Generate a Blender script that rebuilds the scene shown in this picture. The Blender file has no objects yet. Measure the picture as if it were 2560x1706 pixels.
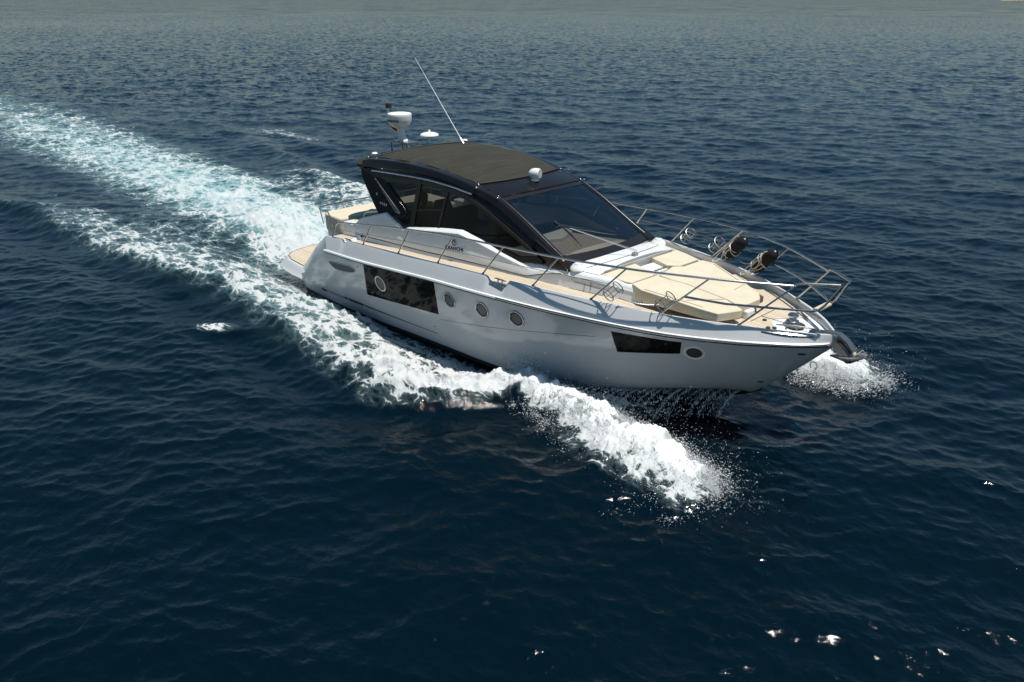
import bpy, bmesh, math, random
import numpy as np
from mathutils import Vector, Matrix
from mathutils.bvhtree import BVHTree

random.seed(7); rng = np.random.default_rng(11)
SC = bpy.context.scene
COL = SC.collection
R = math.radians

# ------------------------------------------------------------------ camera
cam_d = bpy.data.cameras.new("camera"); cam_d.sensor_width = 36.0; cam_d.lens = 28.0
cam_d.clip_start = 0.1; cam_d.clip_end = 20000.0
cam = bpy.data.objects.new("camera", cam_d); COL.objects.link(cam)
CAM = Vector((17.332, -9.752, 6.010))
cam.location = CAM; cam.rotation_euler = (R(90 - 23.386), 0.0, R(47.1))
SC.camera = cam
# ------------------------------------------------------------------ sky and sun
SUN_EL, SUN_AZ = R(76.2), math.atan2(0.21, 0.125)          # azimuth from +Y towards +X
world = bpy.data.worlds.new("World"); SC.world = world; world.use_nodes = True
wn = world.node_tree.nodes; wl = world.node_tree.links
sky = wn.new("ShaderNodeTexSky"); sky.sky_type = 'NISHITA'; sky.sun_disc = False
sky.sun_elevation = SUN_EL; sky.sun_rotation = SUN_AZ
sky.air_density = 1.0; sky.dust_density = 0.4; sky.ozone_density = 2.0
hsv = wn.new("ShaderNodeHueSaturation"); hsv.inputs["Saturation"].default_value = 0.85
wl.new(sky.outputs[0], hsv.inputs["Color"]); bal = wn.new("ShaderNodeMix"); bal.data_type = 'RGBA'; bal.blend_type = 'MULTIPLY'; bal.inputs[0].default_value = 1.0; bal.inputs[7].default_value = (0.76, 0.96, 1.0, 1)
wl.new(hsv.outputs[0], bal.inputs[6])
# a duller band of sea air low over the horizon
wtc = wn.new("ShaderNodeTexCoord"); wsp = wn.new("ShaderNodeSeparateXYZ"); wl.new(wtc.outputs["Generated"], wsp.inputs[0])
wmr = wn.new("ShaderNodeMapRange"); wmr.interpolation_type = 'SMOOTHSTEP'; wl.new(wsp.outputs[2], wmr.inputs[0]); wmr.inputs[1].default_value = 0.0; wmr.inputs[2].default_value = 0.62
dul = wn.new("ShaderNodeMix"); dul.data_type = 'RGBA'; wl.new(wmr.outputs[0], dul.inputs[0]); dul.inputs[6].default_value = (0.84, 0.76, 0.77, 1); dul.inputs[7].default_value = (0.62, 0.88, 0.98, 1)
mu = wn.new("ShaderNodeMix"); mu.data_type = 'RGBA'; mu.blend_type = 'MULTIPLY'; mu.inputs[0].default_value = 1.0
wl.new(bal.outputs[2], mu.inputs[6]); wl.new(dul.outputs[2], mu.inputs[7]); wl.new(mu.outputs[2], wn["Background"].inputs[0]); wn["Background"].inputs[1].default_value = 0.085
sun_d = bpy.data.lights.new("sun", 'SUN'); sun_d.energy = 5.0; sun_d.angle = R(0.5); sun_d.color = (1.0, 0.97, 0.91)
sun = bpy.data.objects.new("sun", sun_d); COL.objects.link(sun)
sdir = Vector((math.cos(SUN_EL) * math.sin(SUN_AZ), math.cos(SUN_EL) * math.cos(SUN_AZ), math.sin(SUN_EL)))
sun.rotation_euler = sdir.to_track_quat('Z', 'Y').to_euler(); sun.location = (0, 0, 40)
SC.view_settings.view_transform = 'Standard'; SC.view_settings.look = 'None'
SC.view_settings.exposure = 0.0; SC.view_settings.gamma = 1.0; SC.view_settings.use_curve_mapping = False
SC.render.engine = 'CYCLES'
SC.cycles.use_denoising = True; SC.cycles.use_adaptive_sampling = False; SC.cycles.max_bounces = 8; SC.cycles.transparent_max_bounces = 16
SC.cycles.sample_clamp_indirect = 1.3; SC.cycles.caustics_reflective = False; SC.cycles.caustics_refractive = False

SEA = 0.28                                                  # mean water level

# ------------------------------------------------------------------ small helpers
def interp(x, X, Y): return np.interp(x, X, Y)
def spl(x, X, Y):
    X = np.asarray(X, float); Y = np.asarray(Y, float); x = np.asarray(x, float)
    h = np.diff(X); d = np.diff(Y) / h
    m = np.zeros(len(X)); m[0] = d[0]; m[-1] = d[-1]
    for i in range(1, len(X) - 1):
        if d[i-1] * d[i] > 0:
            w1 = 2*h[i] + h[i-1]; w2 = h[i] + 2*h[i-1]
            m[i] = (w1 + w2) / (w1 / d[i-1] + w2 / d[i])
    i = np.clip(np.searchsorted(X, x) - 1, 0, len(h) - 1)
    t = np.clip((x - X[i]) / h[i], 0, 1)
    return ((2*t**3 - 3*t*t + 1)*Y[i] + (t**3 - 2*t*t + t)*h[i]*m[i]
            + (-2*t**3 + 3*t*t)*Y[i+1] + (t**3 - t*t)*h[i]*m[i+1])
def smooth(a, b, x):
    t = np.clip((np.asarray(x, float) - a) / (b - a), 0, 1); return t*t*(3 - 2*t)

class MB:
    """collects shapes into one mesh"""
    def __init__(s): s.v = []; s.f = []
    def add(s, vs, fs):
        o = len(s.v); s.v += [tuple(map(float, p)) for p in vs]; s.f += [tuple(i + o for i in f) for f in fs]; return s
    def grid(s, P, closeu=False, closev=False):
        nu, nv = len(P), len(P[0]); vs = [p for row in P for p in row]; fs = []
        for i in range(nu if closeu else nu - 1):
            for j in range(nv if closev else nv - 1):
                a = i*nv + j; b = ((i+1) % nu)*nv + j; c = ((i+1) % nu)*nv + (j+1) % nv; d = i*nv + (j+1) % nv
                fs.append((a, b, c, d))
        return s.add(vs, fs)
    def poly(s, pts): return s.add(pts, [tuple(range(len(pts)))])
    def prism(s, a, b):
        n = len(a); fs = [tuple(range(n))[::-1], tuple(range(n, 2*n))]
        fs += [(i, (i+1) % n, n + (i+1) % n, n + i) for i in range(n)]
        return s.add(list(a) + list(b), fs)
    def box(s, x0, x1, y0, y1, z0, z1):
        a = [(x0, y0, z0), (x1, y0, z0), (x1, y1, z0), (x0, y1, z0)]; b = [(p[0], p[1], z1) for p in a]
        return s.prism(a, b)
    def tube(s, pts, r, n=8, closed=False, caps=True):
        pts = [Vector(p) for p in pts]; N = len(pts); rows = []
        rr = r if hasattr(r, '__len__') else [r]*N
        up = None
        for i, p in enumerate(pts):
            if closed: t = pts[(i+1) % N] - pts[i-1]
            else: t = pts[min(i+1, N-1)] - pts[max(i-1, 0)]
            t.normalize()
            if up is None:
                up = Vector((0, 0, 1)) if abs(t.z) < 0.9 else Vector((1, 0, 0))
            a = (up - t*up.dot(t)); a.normalize(); b = t.cross(a); up = a
            rows.append([p + a*(rr[i]*math.cos(k*2*math.pi/n)) + b*(rr[i]*math.sin(k*2*math.pi/n)) for k in range(n)])
        s.grid(rows, closeu=closed, closev=True)
        if caps and not closed: s.poly(rows[0][::-1]); s.poly(rows[-1])
        return s
    def lathe(s, prof, c, axis=(0, 0, 1), n=24):
        ax = Vector(axis).normalized(); a = ax.orthogonal().normalized(); b = ax.cross(a); c = Vector(c)
        rows = [[c + ax*h + (a*math.cos(k*2*math.pi/n) + b*math.sin(k*2*math.pi/n))*r for k in range(n)] for r, h in prof]
        s.grid(rows, closev=True); s.poly(rows[0][::-1]); s.poly(rows[-1]); return s
    def ell(s, c, r, n=16, m=10, rot=None):
        rows = []
        for i in range(m + 1):
            th = -math.pi/2 + math.pi*i/m
            row = []
            for k in range(n):
                p = Vector((max(math.cos(th), 1e-3)*math.cos(k*2*math.pi/n)*r[0], max(math.cos(th), 1e-3)*math.sin(k*2*math.pi/n)*r[1], math.sin(th)*r[2]))
                if rot: p = rot @ p
                row.append(p + Vector(c))
            rows.append(row)
        return s.grid(rows, closev=True)
    def build(s, name, mat, parent=None, sharp=35, recalc=True, bevel=0, sub=0):
        me = bpy.data.meshes.new(name); me.from_pydata(s.v, [], s.f)
        bm = bmesh.new(); bm.from_mesh(me)
        bmesh.ops.remove_doubles(bm, verts=bm.verts, dist=1e-5)
        if recalc: bmesh.ops.recalc_face_normals(bm, faces=bm.faces)
        bm.to_mesh(me); bm.free()
        for p in me.polygons: p.use_smooth = True
        me.set_sharp_from_angle(angle=R(sharp))
        me.materials.append(mat)
        o = bpy.data.objects.new(name, me); COL.objects.link(o)
        if parent is not None:
            o.parent = parent; o.matrix_parent_inverse = Matrix.Translation(-ROOTLOC.get(parent.name, Vector((0, 0, 0))))
        if bevel:
            md = o.modifiers.new("bevel", 'BEVEL'); md.width = bevel; md.segments = 3; md.harden_normals = True; md.limit_method = 'ANGLE'; md.angle_limit = R(30)
        if sub:
            md = o.modifiers.new("sub", 'SUBSURF'); md.levels = sub; md.render_levels = sub
        return o
ROOTLOC = {}
def thing(name, loc, label, cat, group=None):
    o = bpy.data.objects.new(name, None); COL.objects.link(o); o.location = loc; o.empty_display_size = 0.2
    o["label"] = label; o["category"] = cat
    if group: o["group"] = group
    ROOTLOC[o.name] = Vector(loc)
    return o
def both(fn):
    """calls fn(side) for starboard (-1) and port (+1)"""
    for s in (-1, 1): fn(s)

# ------------------------------------------------------------------ materials
def mat(name, col, rough=0.5, metal=0.0, coat=0.0, ior=1.45, spec=None):
    m = bpy.data.materials.new(name); m.use_nodes = True; b = m.node_tree.nodes["Principled BSDF"]
    b.inputs["Base Color"].default_value = (*col, 1); b.inputs["Roughness"].default_value = rough
    b.inputs["Metallic"].default_value = metal; b.inputs["IOR"].default_value = ior
    b.inputs["Coat Weight"].default_value = coat; b.inputs["Coat Roughness"].default_value = 0.04
    return m
def nd(m, t, **kw):
    n = m.node_tree.nodes.new(t)
    for k, v in kw.items(): setattr(n, k, v)
    return n
def lk(m, a, b): m.node_tree.links.new(a, b)
def val(n, **kw):
    for k, v in kw.items(): n.inputs[k.replace('_', ' ')].default_value = v
    return n
def noise(m, vec, scale, detail=4, rough=0.55, dist=0.0):
    n = nd(m, "ShaderNodeTexNoise"); n.inputs["Scale"].default_value = scale; n.inputs["Detail"].default_value = detail
    n.inputs["Roughness"].default_value = rough; n.inputs["Distortion"].default_value = dist
    if vec is not None: lk(m, vec, n.inputs["Vector"])
    return n.outputs["Fac"]
def mth(m, op, a, b=None, c=None, clamp=False):
    n = nd(m, "ShaderNodeMath", operation=op, use_clamp=clamp)
    for i, x in enumerate((a, b, c)):
        if x is None: continue
        if isinstance(x, (int, float)): n.inputs[i].default_value = x
        else: lk(m, x, n.inputs[i])
    return n.outputs[0]
def remap(m, x, a, b, c=0.0, d=1.0, kind='SMOOTHSTEP'):
    n = nd(m, "ShaderNodeMapRange", interpolation_type=kind)
    lk(m, x, n.inputs[0])
    for i, q in enumerate((a, b, c, d)): n.inputs[i+1].default_value = q
    return n.outputs[0]
def mixc(m, f, a, b):
    n = nd(m, "ShaderNodeMix", data_type='RGBA')
    if isinstance(f, (int, float)): n.inputs[0].default_value = f
    else: lk(m, f, n.inputs[0])
    for s, x in ((6, a), (7, b)):
        if isinstance(x, tuple): n.inputs[s].default_value = (*x, 1)
        else: lk(m, x, n.inputs[s])
    return n.outputs[2]
def scalev(m, vec, s):
    n = nd(m, "ShaderNodeVectorMath", operation='MULTIPLY'); lk(m, vec, n.inputs[0]); n.inputs[1].default_value = s
    return n.outputs[0]
def pos(m): return nd(m, "ShaderNodeNewGeometry").outputs["Position"]
def bsdf(m): return m.node_tree.nodes["Principled BSDF"]
def bump(m, h, strength, dist):
    n = nd(m, "ShaderNodeBump"); n.inputs["Strength"].default_value = strength; n.inputs["Distance"].default_value = dist
    lk(m, h, n.inputs["Height"]); lk(m, n.outputs[0], bsdf(m).inputs["Normal"]); return n

def wear(m, amt=0.06, scale=3.0, rvar=0.1):
    """faint large-scale tone and gloss variation so that surfaces are not perfectly even"""
    b = bsdf(m); p = pos(m); col = tuple(b.inputs["Base Color"].default_value)[:3]
    n = noise(m, p, scale, 6, 0.6)
    lk(m, mixc(m, remap(m, n, 0.3, 0.7), tuple(c*(1-amt) for c in col), tuple(min(1, c*(1+amt)) for c in col)), b.inputs["Base Color"])
    r0 = b.inputs["Roughness"].default_value
    lk(m, remap(m, noise(m, p, scale*4, 5, 0.7), 0.3, 0.7, r0*(1-rvar), r0*(1+rvar)+0.01), b.inputs["Roughness"])
    return m

M = {}
M['hull'] = wear(mat("silver_gelcoat", (0.58, 0.582, 0.578), 0.12, 0.0, 0.0, 1.6), 0.03, 1.2)
M['white'] = wear(mat("white_gelcoat", (0.80, 0.80, 0.78), 0.22, 0.0, 0.3), 0.03, 2.0)
M['grey'] = mat("pale_grey_gelcoat_and_shade", (0.48, 0.48, 0.47), 0.35)  # also puts the shade into the recess wall's colour
M['bottom'] = mat("black_bottom_paint", (0.012, 0.012, 0.014), 0.45)
M['black'] = wear(mat("black_gloss", (0.012, 0.0105, 0.011), 0.16, 0.0, 0.0, 1.36), 0.1, 3)
M['frit'] = mat("black_glass_border", (0.016, 0.014, 0.014), 0.2)
M['steel'] = wear(mat("polished_steel", (0.46, 0.45, 0.43), 0.24, 1.0), 0.06, 9)
M['plastic'] = mat("white_plastic", (0.80, 0.80, 0.77), 0.35)
M['rubber'] = mat("black_rubber", (0.02, 0.02, 0.02), 0.6)  # also colours the shadow strip below the rub rail
M['navy'] = mat("navy_lettering", (0.02, 0.02, 0.05), 0.4)
M['dark'] = mat("dark_brown_lining", (0.05, 0.042, 0.038), 0.7)
M['dash'] = mat("dashboard_vinyl", (0.30, 0.30, 0.28), 0.7)
M['pod'] = mat("pale_console", (0.42, 0.46, 0.50), 0.5)
M['seat'] = mat("ivory_leather", (0.42, 0.40, 0.36), 0.5)
M['plinth'] = mat("brown_grey_plinth", (0.085, 0.075, 0.068), 0.55)
M['rope'] = mat("cream_rope", (0.62, 0.55, 0.44), 0.8)
M['dull'] = mat("dull_steel", (0.30, 0.29, 0.275), 0.3, 0.9)
M['arm'] = mat("grey_wiper_arm", (0.30, 0.30, 0.30), 0.5, 0.2)
M['wire'] = mat("lifeline_wire", (0.30, 0.29, 0.28), 0.35, 0.9)
M['skin'] = mat("skin", (0.42, 0.25, 0.17), 0.5)
M['hair'] = mat("dark_hair", (0.015, 0.011, 0.009), 0.55)
M['shirt'] = mat("pale_shirt", (0.55, 0.55, 0.60), 0.85)
M['shorts'] = mat("dark_shorts", (0.04, 0.045, 0.07), 0.85)
M['red'] = mat("red_cloth", (0.45, 0.015, 0.02), 0.8)
M['lamp'] = mat("amber_lamp", (0.75, 0.45, 0.05), 0.3)
M['mesh'] = mat("grey_mesh", (0.13, 0.125, 0.125), 0.7)

# beige upholstery with a fine weave and soft wear
m = M['cushion'] = mat("beige_upholstery", (0.60, 0.53, 0.40), 0.85)
p = pos(m); n = noise(m, p, 4.0, 5, 0.6)
lk(m, mixc(m, remap(m, n, 0.3, 0.7), (0.585, 0.51, 0.375), (0.635, 0.565, 0.43)), bsdf(m).inputs["Base Color"])
bump(m, mth(m, 'ADD', noise(m, p, 350, 2, 0.5), mth(m, 'MULTIPLY', noise(m, p, 7, 3), 0.6)), 0.30, 0.005)

# teak planks running fore and aft with dark caulking
m = M['teak'] = mat("teak_planks", (0.60, 0.44, 0.28), 0.6)
p = pos(m); sep = nd(m, "ShaderNodeSeparateXYZ"); lk(m, p, sep.inputs[0])
yy = mth(m, 'DIVIDE', sep.outputs[1], 0.052)
fr = mth(m, 'FRACT', mth(m, 'ADD', yy, 500.0)); caulk = mth(m, 'LESS_THAN', fr, 0.13)
pl = nd(m, "ShaderNodeTexWhiteNoise", noise_dimensions='1D'); lk(m, mth(m, 'FLOOR', mth(m, 'ADD', yy, 500.0)), pl.inputs["W"])
gr = noise(m, scalev(m, p, (3.0, 60.0, 3.0)), 2.0, 5, 0.6)
wood = mixc(m, remap(m, mth(m, 'ADD', mth(m, 'MULTIPLY', pl.outputs[0], 0.5), mth(m, 'MULTIPLY', gr, 0.6)), 0.2, 0.9), (0.55, 0.45, 0.325), (0.65, 0.55, 0.42))
lk(m, mixc(m, caulk, wood, (0.20, 0.13, 0.075)), bsdf(m).inputs["Base Color"])
bump(m, caulk, -0.3, 0.003)

# olive woven roof cloth, streaky across the boat
m = M['cloth'] = mat("olive_roof_cloth", (0.060, 0.054, 0.040), 0.92)
p = pos(m)
st = noise(m, scalev(m, p, (5.0, 0.8, 1.0)), 1.6, 6, 0.65, 0.4); fi = noise(m, p, 90, 3, 0.6)
lk(m, mixc(m, remap(m, mth(m, 'ADD', mth(m, 'MULTIPLY', st, 0.8), mth(m, 'MULTIPLY', fi, 0.25)), 0.32, 0.75), (0.020, 0.019, 0.012), (0.040, 0.0375, 0.025)), bsdf(m).inputs["Base Color"])
bump(m, mth(m, 'ADD', mth(m, 'MULTIPLY', st, 1.2), mth(m, 'MULTIPLY', noise(m, p, 420, 2), 0.25)), 0.5, 0.012)
# aft roof: pale non-skid
m = M['nonskid'] = mat("taupe_nonskid", (0.16, 0.148, 0.118), 0.9)
bump(m, noise(m, pos(m), 160, 2), 0.4, 0.004)
# fender cover fleece
m = M['fleece'] = mat("black_fender_cover", (0.004, 0.004, 0.007), 0.95)
bsdf(m).inputs["Sheen Weight"].default_value = 0.03
bump(m, noise(m, scalev(m, pos(m), (40, 40, 40)), 2.0, 4), 0.4, 0.01)

def glass_mat(name, tint, gloss=1.0, ior=1.75):
    m = bpy.data.materials.new(name); m.use_nodes = True; nt = m.node_tree; nt.nodes.remove(bsdf(m))
    out = nt.nodes["Material Output"]
    tr = nd(m, "ShaderNodeBsdfTransparent"); tr.inputs[0].default_value = (*tint, 1)
    gl = nd(m, "ShaderNodeBsdfGlossy"); gl.inputs["Roughness"].default_value = 0.015; gl.inputs[0].default_value = (gloss, gloss, gloss, 1)
    fr = nd(m, "ShaderNodeFresnel"); fr.inputs[0].default_value = ior
    mx = nd(m, "ShaderNodeMixShader"); lk(m, fr.outputs[0], mx.inputs[0]); lk(m, tr.outputs[0], mx.inputs[1]); lk(m, gl.outputs[0], mx.inputs[2])
    lk(m, mx.outputs[0], out.inputs[0]); return m
M['glass_side'] = glass_mat("dark_side_glass", (0.15, 0.15, 0.15), 0.8, 1.33)
M['glass_front'] = glass_mat("tinted_windshield", (0.56, 0.53, 0.49), 0.95, 1.8)
M['glass_hull'] = wear(mat("black_hull_glass", (0.004, 0.004, 0.004), 0.03, ior=1.14), 0.1, 4)
# ================================================================== the sea
HB_X = [-60, 0, 1.9, 3.3, 4.95, 6.1, 7.3, 8.2, 8.98, 9.48, 10.24, 10.69, 11.1, 11.31, 11.64, 12.0, 13.2]
HB_Y = [1.6, 1.6, 1.68, 1.72, 1.73, 1.72, 1.69, 1.62, 1.46, 1.28, 1.03, .85, .65, .53, .22, .03, 0.0]
def wave_layer(tile, N, lmin, lmax, rms_slope, wdir, spread, seed, power):
    r = np.random.default_rng(seed)
    k1 = np.fft.fftfreq(N, tile / N) * 2*np.pi
    KX, KY = np.meshgrid(k1, k1, indexing='ij'); K = np.hypot(KX, KY); K[0, 0] = 1
    c = (KX*math.cos(wdir) + KY*math.sin(wdir)) / K
    S = K**(-power) * (np.abs(c)**spread*0.92 + 0.08)
    lam = 2*np.pi / K
    S = S * smooth(lmin*0.7, lmin*1.3, lam) * (1 - smooth(lmax*0.75, lmax*1.25, lam)); S[0, 0] = 0
    A = np.sqrt(S) * (r.normal(size=(N, N)) + 1j*r.normal(size=(N, N)))
    h = np.fft.ifft2(A).real
    sx = np.fft.ifft2(1j*KX*A).real; sy = np.fft.ifft2(1j*KY*A).real
    q = rms_slope / np.sqrt((sx**2 + sy**2).mean())
    dx = np.fft.ifft2(1j*KX/K*A).real; dy = np.fft.ifft2(1j*KY/K*A).real
    return np.stack([h*q, dx*q, dy*q], -1).astype(np.float32), tile
def sample(layer, x, y, rot):
    F, tile = layer; N = F.shape[0]; c, s = math.cos(rot), math.sin(rot)
    u = ((x*c + y*s) / tile * N) % N; v = ((-x*s + y*c) / tile * N) % N
    i = u.astype(np.int64) % N; j = v.astype(np.int64) % N; a = (u - np.floor(u))[..., None]; b = (v - np.floor(v))[..., None]
    i1 = (i + 1) % N; j1 = (j + 1) % N
    o = F[i, j]*(1-a)*(1-b) + F[i1, j]*a*(1-b) + F[i, j1]*(1-a)*b + F[i1, j1]*a*b
    return o[..., 0], o[..., 1]*c - o[..., 2]*s, o[..., 1]*s + o[..., 2]*c
WD = R(118)
LAYERS = [(wave_layer(113.0, 2048, 0.9, 7.0, 0.068, 0.0, 1.8, 3, 3.0), WD, 0.9, 1.5),
          (wave_layer(29.0, 1024, 0.20, 1.0, 0.118, 0.0, 1.6, 5, 2.8), WD + 0.35, 0.20, 1.4),
          (wave_layer(9.3, 1024, 0.05, 0.24, 0.09, 0.0, 1.2, 18, 2.7), WD - 0.4, 0.06, 0.9)]
TURB = wave_layer(9.7, 1024, 0.05, 0.9, 1.0, 0.0, 0.0, 14, 2.6); TURB[0][...] /= TURB[0][..., 0].std()
def gau(x, s): return np.exp(-(x/s)**2)
# crest line of the thrown bow wave and its wash, each side: |y| at x
CR_X = [-60, -20, -10, -7.6, -4, -1.5, 1, 3, 5, 7, 7.7, 8.3, 8.8, 9.2, 9.6, 9.9]
CR_Y = [11.5, 6.6, 4.9, 4.3, 4.1, 3.75, 3.3, 3.3, 3.35, 3.38, 3.4, 3.15, 2.75, 2.3, 1.8, 1.5]
# ridge of the water thrown up at the bow, each side: y, crest height, inner and outer width at x
SP_X = [8.0, 8.6, 9.1, 9.6, 10.2, 10.9, 11.6, 12.2, 12.6, 12.9, 13.2]
SP_Y = [2.45, 2.12, 1.94, 1.92, 1.98, 2.02, 2.06, 2.12, 2.17, 2.22, 2.3]
SP_H = [.0, .07, .14, .25, .35, .39, .38, .32, .25, .14, .0]
def sea_fields(x, y):
    """wake height, calm factor, foam density, aeration at points x, y"""
    ay = np.abs(y); hb = interp(x, HB_X, HB_Y); d = ay - hb
    z = np.zeros_like(x); foam = np.zeros_like(x); aer = np.zeros_like(x)
    along = smooth(9.6, 8.0, x) * smooth(-4.0, 0.5, x)
    z -= 0.27*along*np.where(d > 0, gau(d, 0.45), 1.0)
    # lowered pocket right behind the transom, then the rising hump of the propeller wash
    z -= 0.16*gau(x + 0.0, 1.2)*gau(y, 1.6)*smooth(2, 0.5, x)
    yw = 0.5
    z += (0.26*gau(x + 3.6, 1.9)*gau(y - 0.2, 1.0) + 0.12*gau(x + 8.5, 2.5)*gau(y - yw, 1.3))
    cr = interp(x, CR_X, CR_Y); e = ay - cr
    amp = interp(x, [-60, -20, -8, 0, 4, 8, 9.2, 9.9], [0.02, 0.07, 0.15, 0.20, 0.24, 0.30, 0.22, 0.0])
    z += amp*np.where(e > 0, gau(e, 0.36), gau(e, 0.75))
    z -= 0.35*amp*gau(e - 1.1, 0.8)
    # diverging ripples outside the crest
    z += 0.05*amp/0.3*np.cos(e*2*np.pi/1.7)*smooth(0.5, 1.2, e)*np.exp(-np.maximum(e, 0)/5.0)*smooth(9.5, 6, x)
    tb = sample(TURB, x, y, 0.3)[0]; tb3 = sample(TURB, x*0.16, y*0.16, 2.1)[0]; tb2 = sample(TURB, x*0.37, y*0.37, 1.1)[0]
    sh = interp(x, SP_X, SP_H); sy = interp(x, SP_X, SP_Y); es = ay - sy + 0.09*np.clip(tb3, -1.6, 1.6) + 0.02*tb2
    side = np.where(y > 0, 1.05, 1.0); wout = 0.34 + 0.30*smooth(9.5, 12.5, x)
    pr = np.where(es < 0, gau(es, 0.20 + 0.10*smooth(9.5, 12.5, x)), gau(es, wout))
    z += sh*side*pr*(0.92 + 0.10*np.clip(tb3, -1.6, 1.6) + 0.02*np.clip(tb2, -1.6, 1.6)) + 0.018*tb*pr*smooth(0.02, 0.2, sh)
    # --- foam
    ww = interp(x, [-70, -40, -25, -10, -4, 0, 1.9], [3.6, 2.9, 2.2, 1.7, 1.45, 1.25, 1.2])
    core = interp(x, [-75, -45, -28, -18, -10, -6, -3, 0, 1.9], [0.03, 0.22, 0.40, 0.45, 0.50, 0.56, 0.68, 0.88, 1.0])
    wake = (core + 0.10*tb2)*np.where(np.abs(y - yw) < ww, 1 - 0.30*(np.abs(y - yw)/ww)**3, 0.70*gau(np.abs(y - yw) - ww, 0.42*ww + 0.3))*smooth(2.4, 1.2, x)
    foam = np.maximum(foam, wake)
    foam = np.maximum(foam, (1.28 + 0.16*tb + 0.12*tb2)*(1 - 0.35*smooth(11.9, 12.9, x))*pr*smooth(0.02, 0.25, sh))
    aer = np.maximum(aer, interp(x, [-70, -35, -18, -6, 0], [0.0, 0.4, 0.8, 1.0, 1.0])*gau(y - yw, 1.05*ww)*smooth(2.4, 1.0, x))
    gap = smooth(8.8, 9.6, x)*smooth(11.9, 10.4, x)*smooth(-0.1, 0.15, d)*smooth(0.25, -0.1, es)
    foam = np.maximum(foam, (0.50 + 0.10*tb2)*gap)
    # wash between hull and crest
    t = np.clip((ay - hb) / np.maximum(cr - hb, 0.15), -1, 3)
    band = interp(t, [-0.2, 0.05, 0.25, 0.7, 1.02, 1.12, 1.5], [0.2, 0.66, 0.74, 0.80, 0.80, 0.45, 0.0])
    lvl = interp(x, [-40, -22, -12, -8, -5, -1, 2, 5, 7, 8, 9.3, 10.0], [0.02, 0.06, 0.11, 0.28, 0.45, 0.56, 0.62, 0.71, 0.82, 1.0, 1.1, 0.3])
    aft = interp(t, [-0.2, 0.15, 0.45, 0.78, 1.0, 1.15, 1.5], [0.45, 0.62, 0.72, 0.97, 0.92, 0.40, 0.0])
    k = smooth(2.5, -1.0, x)
    b2 = (lvl + 0.07*tb2)*(band*(1 - k) + aft*k)
    b2 = np.where(y > 0, b2*(0.92 + 0.22*gau(x + 6, 4.0)), b2)
    foam = np.maximum(foam, b2*smooth(10.0, 9.2, x))
    aer = np.maximum(aer, 0.45*b2*smooth(8.5, 3, x))
    # patchy old foam streaks to port, aft, and one small breaker to starboard
    foam = np.maximum(foam, 0.36*gau(x + 17, 5.5)*gau(y - 7.8 - 0.06*(x + 17), 1.0))
    foam = np.maximum(foam, 0.40*gau(x + 24, 6.0)*gau(y + 6.6, 1.3))
    q = (x - 3.3)*0.8 + (y + 4.35)*0.6; w = -(x - 3.3)*0.6 + (y + 4.35)*0.8
    foam = np.maximum(foam, 0.57*gau(q, 0.46)*gau(w, 0.26))
    z += 0.12*gau(q - 0.1, 0.5)*gau(w, 0.3)
    z += (0.028*tb*smooth(0.35, 0.8, foam) + 0.03*tb2*smooth(0.3, 0.7, foam))*(1 - 0.8*pr*smooth(0.02, 0.2, sh))
    rough = (1.0 + 1.6*smooth(0.3, 0.9, np.maximum(foam, 0)))*(1 - 0.72*pr*smooth(0.02, 0.2, sh))
    return z, rough, np.clip(foam, 0, 1.3), np.clip(aer, 0, 1)
def sea_at(x, y, spacing=None):
    x = np.asarray(x, float); y = np.asarray(y, float)
    z, rough, foam, aer = sea_fields(x, y)
    X = x.copy(); Y = y.copy(); Z = z + SEA
    hb = interp(x, HB_X, HB_Y)
    near = smooth(-0.1, 0.7, np.where((x > 1.2) & (x < 12.5), np.abs(y) - hb, 1.0))
    for L, rot, lam, chop in LAYERS:
        f = 1.0 if spacing is None else 1 - smooth(lam*0.9, lam*(14 if lam > 0.5 else 5), spacing)
        h, dx, dy = sample(L, x, y, rot)
        g = f*(0.25 + 0.75*near)*(rough if lam < 1 else 1.0)
        Z = Z + h*g; X = X + chop*dx*g; Y = Y + chop*dy*g
    if spacing is None: return X, Y, Z, foam, aer
    return X, Y, Z, foam, aer, smooth(0.05, 0.45, spacing) + 0.22*smooth(1.5, 12.0, spacing), smooth(0.5, 14.0, spacing)

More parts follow.
